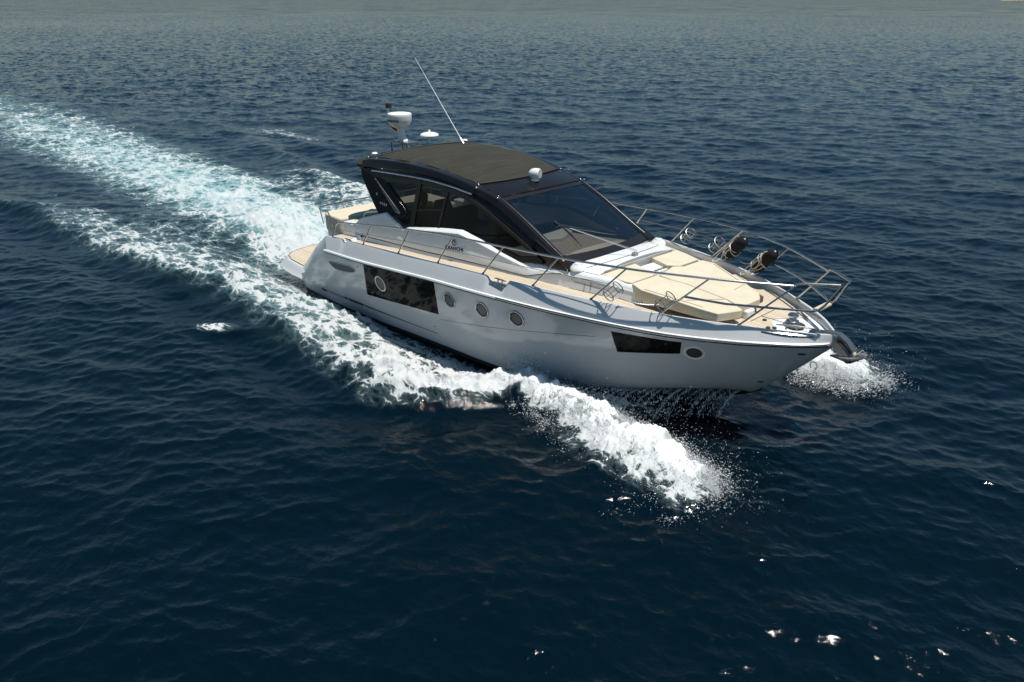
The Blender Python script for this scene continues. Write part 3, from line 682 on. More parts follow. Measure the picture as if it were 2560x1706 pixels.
# drinks tray between the head rests
tr = MB().box(9.86, 10.22, -.06, .30, 1.99, 2.07).build("drinks_tray", M['plastic'], Y, bevel=.01)
for k in range(3):
    MB().lathe([(.001, 0), (.036, 0), (.036, .004), (.001, .004)], (10.16, .00 + .085*k, 2.071), n=16).build("cup_holder", M['mesh'], tr)
# ventilator domes on the coach roof
def dome(s):
    c = (9.42, s*1.0, 2.13)
    d = MB().lathe([(.001, 0), (.125, 0), (.13, .02), (.115, .055), (.09, .075), (.088, .082), (.06, .098), (.03, .106), (.001, .108)], c, (0, 0.0, 1), 28).build("vent_dome", M['white'], Y, sharp=30)
    MB().lathe([(.062, .097), (.066, .104), (.07, .099)], c, n=24).build("dome_ring", M['grey'], d)
both(dome)

# ---- hard top --------------------------------------------------------------
def beam(s):
    mb = MB(); rows = []
    for x in list(np.linspace(4.05, 9.23, 100)):
        r = RT(x); z1 = E1(x); z2 = min(E2(x), z1 - .015); w = min(1, max(.15, (9.3 - x)/.5))
        h = z1 - z2
        dip = .03*math.sin(min(1, max(0, (x - 4.05)/2.6))*math.pi)
        rows.append([(x, s*(r - .17), z1 - .05), (x, s*(r - .13), z1 + .012), (x, s*(r - .05), z1 + .016), (x, s*(r - .015), z1 + .006), (x, s*(r + .004), z1 - .02*w),
                     (x, s*(r + .028), z1 - h*.42), (x, s*(r + .020 - .01*w), z1 - h*.52), (x, s*(r + .05), z2 + .02*w), (x, s*(r + .045), z2), (x, s*(r - .02), z2 - .0)])
    mb.grid(rows); mb.poly(rows[0]); mb.poly(rows[-1])
    o = mb.build("roof_beam", M['black'], Y, sharp=26)
    mb = MB(); mb.tube([(x, s*(RT(x) - .075), E1(x) + .022) for x in np.linspace(7.55, 9.1, 40)], .008, 6); mb.build("beam_strip", M['steel'], Y)
    hp = [(4.46, 2.99), (4.8, 3.012), (5.26, 3.03), (5.96, 3.045), (6.6, 3.015), (7.14, 2.955)]
    xx = np.linspace(4.46, 7.14, 24); zz = spl(xx, [a for a, b in hp], [b for a, b in hp])
    h = MB().tube([(x, s*(RT(x) + .085), z) for x, z in zip(xx, zz)], .015, 8).build("roof_handrail", M['steel'], Y)
    for x in (4.62, 5.84, 7.05):
        z = float(interp(x, xx, zz)); MB().tube([(x, s*(RT(x) + .085), z), (x + .01, s*(RT(x) + .02), z - .02)], .012, 7).build("bracket", M['steel'], h)
    # wing
    w = [(4.055, 3.0), (4.07, 2.88), (4.12, 2.77), (4.3, 2.54), (4.45, 2.36), (4.64, 2.17), (5.10, 2.215), (5.36, 2.255), (5.47, 2.30), (5.50, 2.36), (5.44, 2.43), (4.84, 2.835), (4.82, 2.88), (4.5, 2.9)]
    MB().prism([(x, s*(yS(x, z) + .012), z) for x, z in w], [(x, s*(yS(x, z) - .07), z) for x, z in w]).build("roof_wing", M['black'], Y, bevel=.012)
    t = [(4.50, 2.865), (4.545, 2.85), (5.33, 2.335), (5.30, 2.315), (5.19, 2.325)]
    MB().prism([(x, s*(yS(x, z) + .03), z) for x, z in t], [(x, s*(yS(x, z) + .008), z) for x, z in t]).build("wing_trim", M['steel'], Y, bevel=.006)
    MB().tube([(4.575, s*(yS(4.6, 2.8) + .032), 2.82), (5.235, s*(yS(5.2, 2.35) + .032), 2.345)], .006, 5).build("trim_groove", M['black'], Y)
    MB().lathe([(.001, 0), (.028, 0), (.026, .012), (.015, .02), (.001, .021)], (4.59, s*(yS(4.59, 2.57) + .012), 2.57), (0, s, 0), 14).build("side_lamp", M['steel'], Y)
    # glass and its dark frames
    xs = np.linspace(4.86, 8.86, 60)
    MB().grid([[(x, s*yS(x, z), z) for z in np.linspace(ZW(x), E2(x) - .001, 8)] for x in xs]).build("side_window", M['glass_side'], Y, recalc=False)
    def strip(name, p, o=.010, th=.05, mt='frit'):
        MB().prism([(x, s*(yS(x, z) + o), z) for x, z in p], [(x, s*(yS(x, z) + o - th), z) for x, z in p]).build(name, M[mt], Y)
    strip("window_pillar", [(5.60, 2.08), (5.74, 2.09), (5.855, 2.97), (5.76, 2.965)], .014)
    strip("window_frame", [(6.39, 2.19), (6.44, 2.2), (6.555, 2.94), (6.505, 2.945)])
    strip("window_frame", [(5.72, 2.435), (5.72, 2.465), (6.46, 2.59), (6.455, 2.56)])
    lo = list(np.linspace(5.1, 8.8, 40))
    strip("window_sill", [(x, ZW(x) - .02) for x in lo] + [(x, min(ZW(x) + (.05 if x < 7 else .05 + .02*(x - 7)), E2(x) - .01)) for x in lo[::-1]])
    up = list(np.linspace(4.6, 8.6, 40))
    strip("window_header", [(x, E2(x) + .02) for x in up] + [(x, E2(x) - (.05 if x < 5.8 else .03)) for x in up[::-1]])
    f = [(8.50, 2.31), (8.74, 2.135), (8.82, 2.10), (8.90, 2.075), (9.05, 2.075), (9.36, 2.115), (9.25, 2.19), (8.95, 2.31), (8.6, 2.46)]
    MB().prism([(x, s*(RT(x) + .055), z) for x, z in f], [(x, s*(RT(x) - .14), z + .0) for x, z in f]).build("roof_foot", M['black'], Y, bevel=.01)
both(beam)
def skin(xa, xb, n=24, ny=25, up=0.0, half=None, f=None):
    rows = []
    for v in np.linspace(0, 1, n):
        row = []
        for u in np.linspace(-1, 1, ny):
            x0, x1 = xa(u), xb(u); x = x0 + (x1 - x0)*v; w = (RT(x) - .13) if half is None else half(x)
            y = u*w; row.append((x, y, roofZ(x, y) + up + (f(x, y) if f else 0)))
        rows.append(row)
    return rows
fa = lambda u: 4.33 - .02*(1 - u*u); fb = lambda u: 7.05 + .19*(1 - u*u)
mb = MB(); mb.grid(skin(lambda u: 4.02 - .30*(1 - u*u), lambda u: fb(u) + .02, 40)); mb.build("roof_shell", M['black'], Y)
def sag(x, y):
    k = (x - 4.33)/2.75; return -.010*abs(math.sin(k*math.pi*4))*0 + .006*math.sin(k*math.pi*8) + .004*math.sin(y*3 + x*5) - .02*smooth(.86, 1.0, abs(y)/(RT(x) - .15))
mb = MB(); mb.grid(skin(fa, fb, 90, 41, .022, lambda x: RT(x) - .15, sag))
mb.build("roof_cloth", M['cloth'], Y)
mb = MB(); mb.grid(skin(fb, lambda u: 7.60 + .10*(1 - u*u), 12, 31, .006)); mb.build("roof_front_panel", M['black'], Y)
mb = MB(); mb.tube([(fb(u) + .01, u*(RT(7.1) - .14), roofZ(fb(u), u*(RT(7.1) - .14)) + .018) for u in np.linspace(-1, 1, 30)], .014, 6); mb.build("cloth_front_edge", M['rubber'], Y)
mb = MB(); mb.tube([(fa(u) - .02, u*(RT(4.3) - .16), roofZ(4.3, u*(RT(4.3) - .16)) + .026) for u in np.linspace(-1, 1, 30)], .018, 6); mb.build("cloth_aft_edge", M['rubber'], Y)
def rim(x, y): return 0.0
mb = MB(); mb.grid(skin(lambda u: 3.76 - .27*(1 - u*u), lambda u: 4.28, 8, 21, .020, lambda x: (RT(x) - .13)*.74)); mb.build("aft_roof_mat", M['nonskid'], Y)
mb = MB()
pts = [(4.03 - .30*(1 - u*u), u*1.23, roofZ(4.03 - .3*(1 - u*u), u*1.21)) for u in np.linspace(-1, 1, 31)]
mb.grid([[(x + .02, y, z + .02), (x - .02, y, z + .012), (x - .05, y, z - .03), (x - .04, y, z - .12), (x + .05, y, z - .16)] for x, y, z in pts]); mb.build("roof_aft_lip", M['black'], Y)
# folded sun awning hanging behind the roof
mb = MB(); rows = []
for u in np.linspace(-1, 1, 25):
    x = 3.50 - .06*(1 - u*u); y = u*1.10; z = 2.93 + .02*(1 - u*u); r = math.sqrt(max(0.03, 1 - abs(u)**8))
    rows.append([(x + r*(.30 if math.cos(a) < 0 else .34)*math.cos(a)*(1 - .35*abs(math.sin(a))) + .015*math.sin(7*u + a), y, z + r*(.11 if math.sin(a) > 0 else .15)*math.sin(a) + .35*min(0, math.cos(a))*-.0 + .012*math.sin(17*u + 2*a)) for a in np.linspace(0, 2*math.pi, 18, endpoint=False)])
mb.grid(rows, closev=True); mb.poly(rows[0][::-1]); mb.poly(rows[-1]); mb.build("folded_awning", M['cloth'], Y)
# small fittings on the roof corners and hinges
def fit(s):
    MB().lathe([(.001, 0), (.012, 0), (.012, .05), (.055, .052), (.06, .07), (.045, .09), (.001, .098)], (4.17, s*1.13, roofZ(4.17, 1.13)), n=18).build("antenna_puck", M['plastic'], Y)
    for x, y in ((7.08, 1.0), (7.58, 1.0), (7.62, 1.06), (4.08, 1.22), (4.3, 1.04), (7.16, 1.12)):
        MB().ell((x, s*y, roofZ(x, y) + .012), (.022, .016, .016), 8, 6).build("hinge", M['steel'], Y)
both(fit)

# ---- windshield ----------------------------------------------------------------
def ws(u, v, off=0.0):
    xb = 9.33 - .17*u*u; xt = 7.70 - .08*u*u; x = xb + (xt - xb)*v; yw = 1.03
    z = 2.2 + v*(2.96 - .035*u*u - 2.2) + .035*math.sin(math.pi*v)
    p = Vector((x, u*yw, z)); n = Vector((.42, .10*u, .9)).normalized()
    return p + n*off
U0, V0, V1 = .93, .075, .95
mb = MB(); mb.grid([[ws(u, v, -.004) for v in np.linspace(V0 - .02, V1 + .02, 24)] for u in np.linspace(-U0 - .02, U0 + .02, 30)]); mb.build("windshield", M['glass_front'], Y, recalc=False)
mb = MB()
ua = np.linspace(-1.02, 1.02, 31)
for va, vb in ((-.015, V0), (V1, 1.01)):
    mb.grid([[ws(u, v, .002) for v in np.linspace(va, vb, 4)] for u in ua])
for a, b in ((-1.02, -U0), (U0, 1.02)):
    mb.grid([[ws(u, v, .002) for v in np.linspace(V0, V1, 24)] for u in np.linspace(a, b, 3)])
mb.build("windshield_border", M['frit'], Y, recalc=False)
w0, w1, wc, wb = Vector((8.45, -.55, 2.64)), Vector((9.08, -.565, 2.345)), Vector((8.74, -.515, 2.545)), Vector((9.73, -.02, 2.245))
wp = MB().tube([wb, wb + Vector((0, 0, .05)), wc + Vector((.02, .0, .02))], .006, 6).tube([wb + Vector((.02, .03, .02)), wb + Vector((0, .03, .06)), wc + Vector((.03, .025, .02))], .0045, 6).box(wb.x - .03, wb.x + .04, wb.y - .04, wb.y + .04, wb.z - .03, wb.z + .03).build("wiper", M['arm'], Y)
d = (w1 - w0)
mbl = MB(); rows = []
for t in np.linspace(0, 1, 11):
    p = w0 + d*t + Vector((0, 0, .012*math.sin(math.pi*t))); h = .008 + .02*math.sin(math.pi*t)
    rows.append([p + Vector((.35, 0, .9))*-.01, p + Vector((0, -.016, 0)), p + Vector((.4, 0, .9))*h, p + Vector((0, .016, 0))])
mbl.grid(rows, closev=True); mbl.build("wiper_blade", M['rubber'], wp)
MB().ell((9.19, -1.10, 2.24), (.02, .017, .016), 10, 8).build("amber_lamp", M['lamp'], Y)

# ---- search light -----------------------------------------------------------------
c = Vector((7.43, 0.0, roofZ(7.43, 0) + .004))
sl = MB().lathe([(.001, 0), (.075, 0), (.078, .015), (.06, .035), (.05, .06), (.001, .062)], c, n=22).build("search_light", M['plastic'], Y)
ax = Vector((.93, .30, .06)).normalized()
MB().lathe([(.001, -.115), (.045, -.108), (.078, -.075), (.094, -.02), (.096, .03), (.088, .085), (.080, .095), (.001, .085)], c + Vector((0, 0, .125)), ax, 24).build("lamp_head", M['plastic'], sl)
MB().lathe([(.001, .086), (.070, .097), (.074, .10), (.001, .101)], c + Vector((0, 0, .125)), ax, 24).build("lens", M['grey'], sl)

# ---- radar mast -------------------------------------------------------------------
my = -.2
mf = MB()
zt = 3.32
for yo in (-.13, .13):
    for sg in (-1, 1):
        xc = 3.90 + yo*.1; xe = xc + sg*.30
        zb = roofZ(max(xe, 3.75), my + yo) - .02
        mf.tube([(xe, my + yo, zb), (xe, my + yo, zt - .05), (xe - sg*.02, my + yo, zt - .015), (xe - sg*.07, my + yo, zt), (xc, my + yo, zt)], .019, 8)
mf.box(3.62, 4.18, my - .15, my + .15, zt - .004, zt + .018)
mf.tube([(3.92, my, 3.05), (3.92, my, zt)], .022, 8)
mast = mf.build("radar_mast", M['steel'], Y)
mb = MB(); mb.grid([[(3.80 + a*.10 + .0, my + b*.055, zt + .01) for a, b in ((-1, -1), (1.2, -1), (1.2, 1), (-1, 1))], [(3.78 + a*.075, my + b*.045, 3.42) for a, b in ((-1, -1), (1, -1), (1, 1), (-1, 1))], [(3.735 + a*.06, my + b*.045, 3.61) for a, b in ((-1, -1), (1, -1), (1, 1), (-1, 1))]], closev=True)
mb.build("pedestal", M['plastic'], mast)
rc = Vector((3.735, my, 3.60))
rd = MB().lathe([(.001, 0), (.12, 0), (.16, .012), (.205, .045), (.232, .095), (.24, .15), (.243, .215), (.243, .245), (.236, .262), (.21, .270), (.001, .274)], rc, n=48).build("radar_dome", M['plastic'], mast)
mb = MB(); mb.tube([(3.62, my, zt), (3.54, my, zt - .01), (3.50, my, zt + .03), (3.39, my, 3.60), (3.34, my, 3.88), (3.345, my, 3.93)], .010, 7); st_ = mb.build("flag_staff", M['steel'], mast)
MB().box(3.33, 3.42, my - .05, my + .05, 3.93, 4.03).build("mast_camera", M['rubber'], mast, bevel=.012)
MB().lathe([(.001, 0), (.026, 0), (.022, .014), (.001, .014)], (3.405, my - .025, 3.985), (.8, -.6, 0), 14).build("lens", mat("camera_lens", (0.03, 0.04, 0.02), 0.1), bpy.data.objects["mast_camera"])
MB().ell((3.34, my, 3.87), (.028, .028, .03), 10, 8).build("anchor_light", M['plastic'], mast)
# satellite dish antenna and whip aerial
sat = MB().lathe([(.001, 0), (.02, .0), (.02, .17), (.03, .18), (.17, .20), (.19, .225), (.175, .25), (.12, .272), (.05, .285), (.001, .288)], (4.08, .27, roofZ(4.08, .27)), n=32).build("dish_antenna", M['plastic'], Y)
MB().lathe([(.035, 0), (.012, .05), (.001, .055)], (4.08, .27, roofZ(4.08, .27) + .28), n=12).build("cap", M['plastic'], sat)
wa, wz = Vector((4.56, .78, roofZ(4.56, .78))), Vector((2.98, .8, 4.84))
wh = MB().tube([wa + (wz - wa)*t for t in (0.07, .3, .6, 1)], [.009, .008, .006, .003], 7).build("whip_aerial", M['plastic'], Y)
MB().tube([wa, wa + (wz - wa)*.075], [.022, .014], 8).box(wa.x - .05, wa.x + .05, wa.y - .03, wa.y + .03, wa.z - .01, wa.z + .025).build("aerial_foot", M['steel'], wh)

# ---- rails --------------------------------------------------------------------------
BASE = [(3.00 + .0, None)]
basex = [12.14, 11.18, 10.16, 9.16, 8.14, 7.04, 5.90, 4.73, 3.58]
tops = [(12.70, .455, 2.575), (11.78, 1.02, 2.58), (10.73, 1.46, 2.565), (9.64, 1.68, 2.52), (8.55, 1.77, 2.465), (7.40, 1.84, 2.40), (6.22, 1.86, 2.28), (5.00, 1.85, 2.115)]
def rails(s):
    tp = [(x, s*y, z) for x, y, z in tops]
    line = tp[::-1]; X = [p[0] for p in line]
    ys = lambda x: float(spl(x, X, [p[1] for p in line])); zs = lambda x: float(spl(x, X, [p[2] for p in line]))
    pts = [(3.55, s*1.85, 1.59), (3.60, s*1.84, 1.72), (3.68, s*1.83, 1.86), (3.78, s*1.825, 1.925), (3.95, s*1.82, 1.955), (4.3, s*1.835, 2.005), (4.7, s*1.845, 2.07)]
    pts += [(x, ys(x), zs(x)) for x in np.linspace(5.0, 12.70, 50)]
    MB().tube(pts, .0165, 9).build("guard_rail", M['steel'], Y)
    for i, bx in enumerate(basex[:-1]):
        b = Vector((bx, s*(Yb(bx) - .03), Zb(bx) + notch(bx))); t = Vector(tp[i])
        if i == 0: b.z -= .0
        MB().tube([b, b + (t - b)*.06, t], [.022, .0135, .0125], 8).build("stanchion", M['steel'], Y)
    # wire lifelines aft, tube rail forward
    wpts = []
    for i in range(2, 8):
        b = Vector((basex[i], s*(Yb(basex[i]) - .03), Zb(basex[i]))); wpts.append(b + (Vector(tp[i]) - b)*.52)
    wpts.append(Vector((3.62, s*1.84, 1.77)))
    MB().tube(wpts, .0045, 5).build("lifeline", M['wire'], Y)
    b = Vector((11.18, s*(Yb(11.18) - .03), Zb(11.18))); m1 = b + (Vector(tp[1]) - b)*.5
    MB().tube([m1, (11.49 + .5, s*.90, 2.25), (12.39, s*.635, 2.245), (12.86, s*.27, 2.225), (12.93, s*.19, 2.235), (12.99, s*.15, 2.31), (13.15, s*.10, 2.60), (13.145, s*.13, 2.625), (12.80, s*.385, 2.62), (12.73, s*.42, 2.61), (12.66, s*.49, 2.555)], .0165, 9).build("pulpit_rail", M['steel'], Y)
both(rails)
MB().prism([(12.86, -.18, 2.222), (12.95, -.16, 2.222), (12.95, .16, 2.222), (12.86, .18, 2.222)], [(12.86, -.18, 2.245), (12.95, -.16, 2.245), (12.95, .16, 2.245), (12.86, .18, 2.245)]).build("pulpit_step", M['teak'], Y)
MB().tube([(13.14, -.10, 2.60), (13.10, -.04, 2.50), (13.09, .02, 2.47), (13.12, .08, 2.57)], .006, 5).build("pulpit_chain", M['steel'], Y)
# fender baskets: two rings joined by bars
AXF = Vector((.66, .0, .72)).normalized()
def basket(s, c, r=.098, L=.20):
    c = Vector(c); ax = (AXF + Vector((0, -s*.25, 0))).normalized(); a = ax.orthogonal().normalized(); b = ax.cross(a); mb = MB()
    for k in (-.5, .5):
        mb.tube([c + ax*(k*L) + a*(r*math.cos(t)) + b*(r*math.sin(t)) for t in np.linspace(0, 2*math.pi, 28, endpoint=False)], .0075, 6, closed=True)
    for t in (0.6, 3.7):
        q = a*(r*math.cos(t)) + b*(r*math.sin(t)); mb.tube([c + q - ax*(L*.62), c + q + ax*(L*.5)], .006, 6)
    mb.tube([c - ax*(L*.85), c + ax*(L*.5)], .004, 5)
    for k in (-.5, .5):
        q = a*r; mb.tube([c + ax*(k*L) + q, c + ax*(k*L) - q], .0035, 5)
    mb.build("fender_basket", M['steel'], Y)
    return c, ax
for s, c in ((-1, (10.50, -1.44, 2.165)), (-1, (11.24, -1.20, 2.155)), (1, (9.60, 1.61, 2.20)), (1, (10.24, 1.52, 2.195)), (1, (10.60, 1.41, 2.205)), (1, (11.28, 1.13, 2.215))):
    basket(s, c)
def chain(a, b, sag, s):
    a, b = Vector(a), Vector(b)
    mb = MB()
    pts = [a + (b - a)*t + Vector((0, 0, -sag*4*t*(1 - t))) for t in np.linspace(0, 1, 26)]
    for i in range(25):
        p, q = pts[i], pts[i+1]; mb.tube([p, (p + q)/2, q], [.004, .009, .004], 5)
    mb.build("lifeline_chain", M['wire'], Y)
chain((9.72, 1.60, 2.13), (10.14, 1.52, 2.16), .06, 1); chain((10.76, 1.36, 2.10), (11.15, 1.16, 2.19), .05, 1)
chain((10.60, -1.44, 2.10), (11.13, -1.2, 2.08), .04, -1)

# ---- cleats, windlass, anchor -----------------------------------------------------------
def cleat(x, y, z, ang, L=.20):
    mb = MB(); d = Vector((math.cos(ang), math.sin(ang), 0)); c = Vector((x, y, z))
    mb.tube([c - d*L + Vector((0, 0, .055)), c - d*L*.5 + Vector((0, 0, .062)), c + d*L*.5 + Vector((0, 0, .062)), c + d*L + Vector((0, 0, .055))], [.008, .013, .013, .008], 7)
    for k in (-.35, .35): mb.tube([c + d*L*k, c + d*L*k + Vector((0, 0, .06))], .012, 7)
    mb.build("cleat", M['steel'], Y)
both(lambda s: cleat(12.66, s*.30, Zb(12.6) - .03, -s*math.atan2(.5, .9)))
both(lambda s: cleat(8.50, s*1.80, 1.862, -s*.06, .13))
both(lambda s: cleat(4.08, s*1.82, 1.585, -s*.02, .12))
both(lambda s: MB().box(8.33, 8.66, s*1.86 - .03, s*1.86 + .03, 1.845, 1.868).build("fairlead_plate", M['steel'], Y, bevel=.01))
def bowstrip(s):
    mb = MB(); rows = []
    for x in np.linspace(12.42, 12.96, 16):
        y = Yb(x); z = Zb(x) - .035; k = .6 + .4*math.sin(math.pi*(x - 12.42)/.54)
        rows.append([(x, s*(y + .004), z + .022*k), (x, s*(y + .028*k), z + .01), (x, s*(y + .030*k), z - .012*k), (x, s*(y + .008), z - .03*k)])
    mb.grid(rows); mb.build("bow_chafe_strip", M['steel'], Y)
both(bowstrip)
wl_ = MB().lathe([(.001, 0), (.115, 0), (.12, .02), (.095, .05), (.085, .075), (.055, .09), (.045, .12), (.07, .135), (.075, .155), (.06, .175), (.001, .18)], (12.50, .02, Zd(12.5)), n=26).build("windlass", M['steel'], Y)
MB().lathe([(.10, .0), (.125, .012), (.13, .03), (.10, .042)], (12.56, .0, Zd(12.5) + .004), n=22).build("gypsy", mat("chain_steel", (0.10, 0.09, 0.08), 0.45, 0.8), wl_)
mb = MB()
for i in range(16):
    t = i/15; p = Vector((12.60 + .42*t, -.02 + .02*t, Zd(12.6) + .03 + .05*t)); r = Vector((.02, 0, 0))
    mb.ell(p, (.020, .010 if i % 2 else .006, .006 if i % 2 else .011), 7, 5)
mb.build("anchor_chain", M['steel'], Y)
# bow roller arm
arm = [(12.80, 1.872, .022), (12.95, 1.895, .024), (13.10, 1.935, .026), (13.20, 1.935, .028), (13.32, 1.875, .03), (13.41, 1.79, .034), (13.43, 1.73, .034)]
mb = MB(); rows = [[(x - .01, -.052, z), (x - .01, .052, z), (x, .058, z - h*.5), (x - .012, .05, z - h*1.5), (x - .012, -.05, z - h*1.5), (x, -.058, z - h*.5)] for x, z, h in arm]
mb.grid(rows, closev=True); mb.poly(rows[0][::-1]); mb.poly(rows[-1]); roller = mb.build("bow_roller", M['dull'], Y)
for s in (-1, 1):
    q = [(12.98, 1.85), (13.12, 1.86), (13.24, 1.80), (13.36, 1.70), (13.385, 1.61), (13.32, 1.60), (13.24, 1.67), (13.12, 1.75), (12.99, 1.78)]
    MB().prism([(x, s*.050, z) for x, z in q], [(x, s*.062, z) for x, z in q]).build("cheek_plate", M['dull'], roller)
MB().lathe([(.001, -.046), (.05, -.046), (.03, 0), (.05, .046), (.001, .046)], (13.36, 0, 1.62), (0, 1, 0), 18).build("roller_wheel", M['rubber'], roller)
galv = wear(mat("galvanised_steel", (0.42, 0.42, 0.41), 0.42, 0.7), .1, 12)
mb = MB(); mb.tube([(12.95, 0, 1.83), (13.15, 0, 1.80), (13.28, 0, 1.72), (13.36, 0, 1.665), (13.56, 0, 1.73)], [.018, .02, .022, .028, .032], 8)
anc = mb.build("anchor", galv, Y)
fl = [((13.12, 0, 1.595), (13.30, -.05, 1.625), (13.48, -.15, 1.655), (13.60, -.03, 1.72)), ]
for s in (-1, 1):
    q = [Vector((13.10, 0, 1.60)), Vector((13.28, s*.10, 1.64)), Vector((13.46, s*.15, 1.70)), Vector((13.58, s*.05, 1.74)), Vector((13.52, 0, 1.70)), Vector((13.38, 0, 1.58))]
    MB().prism(q, [v + Vector((.004, 0, -.022)) for v in q]).build("fluke", galv, anc)
MB().tube([(13.44, -.05, 1.70), (13.52, .0, 1.80), (13.56, .05, 1.72)], .008, 6).build("lashing", M['rope'], anc)
MB().tube([Vector((12.86, 0, 1.425)) + Vector((.05*math.sin(a) + .045, 0, -.055 + .055*math.cos(a))) for a in np.linspace(-2.6, 2.6, 14)], .008, 6).build("bow_eye", M['steel'], Y)

# ---- hull windows, portholes, marks --------------------------------------------------------
def hp(x, z, off, s=-1): return (x, s*(hullY(x, z) + off), z)
def hull_patch(name, quad, off, mt, s, nu=26, nv=10, parent=None):
    """patch between bottom curve (x,z)->(x,z) and top curve following the hull"""
    (bl, br, tr, tl) = quad; rows = []
    for u in np.linspace(0, 1, nu):
        b = (bl[0] + (br[0] - bl[0])*u, bl[1] + (br[1] - bl[1])*u); t = (tl[0] + (tr[0] - tl[0])*u, tl[1] + (tr[1] - tl[1])*u)
        rows.append([hp(b[0] + (t[0] - b[0])*v, b[1] + (t[1] - b[1])*v, off, s) for v in np.linspace(0, 1, nv)])
    inner = [[(p[0], p[1] - s*(off + .02), p[2]) for p in r] for r in rows]
    mb = MB(); mb.grid(rows)
    for e in (([r[0] for r in rows], [r[0] for r in inner]), ([r[-1] for r in rows], [r[-1] for r in inner]), (rows[0], inner[0]), (rows[-1], inner[-1])): mb.grid(list(zip(*e)) if False else [list(e[0]), list(e[1])])
    return mb.build(name, M[mt], Y if parent is None else parent, sharp=40)
def port(x, z, r, s, rim=.018, mt='steel', ratio=1.25):
    e = .05; p0 = Vector(hp(x, z, 0, s)); px = Vector(hp(x + e, z, 0, s)) - p0; pz = Vector(hp(x, z + e, 0, s)) - p0
    n = px.cross(pz).normalized()
    if n.y*s < 0: n = -n
    a = px.normalized(); b = n.cross(a); 
    def circ(rr, h, m=36): return [p0 + a*(rr*math.cos(t)) + b*(rr*math.sin(t)) + n*h for t in np.linspace(0, 2*math.pi, m, endpoint=False)]
    mb = MB(); mb.grid([circ(r + rim, .0), circ(r + rim, .010), circ(r + rim*.7, .017), circ(r + rim*.2, .017), circ(r, .012), circ(r - .012, .004)], closev=True); 
    o = mb.build("porthole", M[mt], Y)
    MB().poly(circ(r - .004, .008)).build("porthole_glass", M['porthole_glass'] if 'porthole_glass' in M else M['glass_hull'], o)
    MB().grid([circ(r - .010, .010), circ(r - .022, .013), circ(r - .030, .010)], closev=True).build("porthole_gasket", M['rubber'], o)
M['porthole_glass'] = mat("grey_port_glass", (0.07, 0.07, 0.07), 0.25)
M['ring_cream'] = mat("cream_ring", (0.85, 0.82, 0.72), 0.3, 0.0)
def hullmarks(s):
    hull_patch("hull_window", ((4.76, .70), (7.02, .94), (7.10, 1.575), (4.93, 1.385)), .006, 'glass_hull', s, 40, 12)
    hull_patch("bow_window", ((10.585, 1.235), (11.46, 1.40), (11.535, 1.625), (10.575, 1.60)), .006, 'glass_hull', s)
    port(5.37, 1.10, .135, s, .028, 'ring_cream')
    for x, z in ((7.43, 1.33), (8.21, 1.37), (8.93, 1.40)): port(x, z, .125, s, .020)
    port(11.645, 1.455, .118, s, .034, 'ring_cream')
    # engine room louvre, eye-shaped
    o = [(3.41, 1.075), (3.55, .965), (3.8, .955), (4.05, .985), (4.28, 1.035), (4.42, 1.10), (4.42, 1.165), (4.25, 1.165), (4.0, 1.15), (3.7, 1.115)]
    xs = np.linspace(3.51, 4.545, 24)
    up = lambda x: float(interp(x, [3.5, 3.79, 4.1, 4.4, 4.52, 4.55], [1.10, 1.145, 1.178, 1.198, 1.19, 1.15])); lo = lambda x: float(interp(x, [3.5, 3.59, 3.74, 4.05, 4.38, 4.50, 4.55], [1.09, 1.02, .985, 1.01, 1.07, 1.11, 1.15]))
    MB().grid([[hp(x, lo(x) + (up(x) - lo(x))*v, .005, s) for v in np.linspace(0, 1, 5)] for x in xs]).build("engine_vent", M['mesh'], Y)
    MB().tube([hp(x, lo(x), .006, s) for x in xs] + [hp(x, up(x), .006, s) for x in xs[::-1]], .008, 5, closed=True).build("vent_trim", M['hull'], Y)
    # dark waist stripe
    def stripe(xa, xb, za, zb, h0, h1, name="hull_stripe"):
        MB().grid([[hp(x, za + (zb - za)*u - h/2, .0035, s), hp(x, za + (zb - za)*u + h/2, .0035, s)] for u in np.linspace(0, 1, 20) for x, h in ((xa + (xb - xa)*u, h0 + (h1 - h0)*u),)]).build(name, M['rubber'], Y)
    stripe(2.76, 3.00, .27, .285, .055, .055); stripe(3.72, 3.85, .335, .343, .05, .05); stripe(3.89, 4.47, .346, .378, .055, .05); stripe(4.51, 6.83, .38, .485, .035, .012)
    # thin styling crease on the topsides
    MB().tube([hp(x, z, .0005, s) for x, z in zip(np.linspace(7.03, 10.3, 30), spl(np.linspace(7.03, 10.3, 30), [7.03, 9.11, 10.3], [.84, 1.22, 1.44]))], .0035, 4).build("hull_crease", M['mesh'], Y)
    for x, z in ((6.80, .63), (4.67, 1.27)): MB().lathe([(.001, 0), (.014, 0), (.012, .008), (.001, .01)], hp(x, z, 0, s), (0, s, 0), 10).build("drain_outlet", M['rubber'], Y)
    # bow thruster and drain fittings near the stem
    for x, z, a, b in ((12.84, 1.60, .06, .03), (12.28, .97, .05, .03)):
        p0 = Vector(hp(x, z, .004, s)); px = (Vector(hp(x + .03, z, 0, s)) - Vector(hp(x - .03, z, 0, s))).normalized(); pz = (Vector(hp(x, z + .03, 0, s)) - Vector(hp(x, z - .03, 0, s))).normalized()
        MB().poly([p0 + px*(a*math.cos(t)) + pz*(b*math.sin(t)) for t in np.linspace(0, 2*math.pi, 24, endpoint=False)]).build("hull_fitting", M['rubber'], Y)
both(hullmarks)

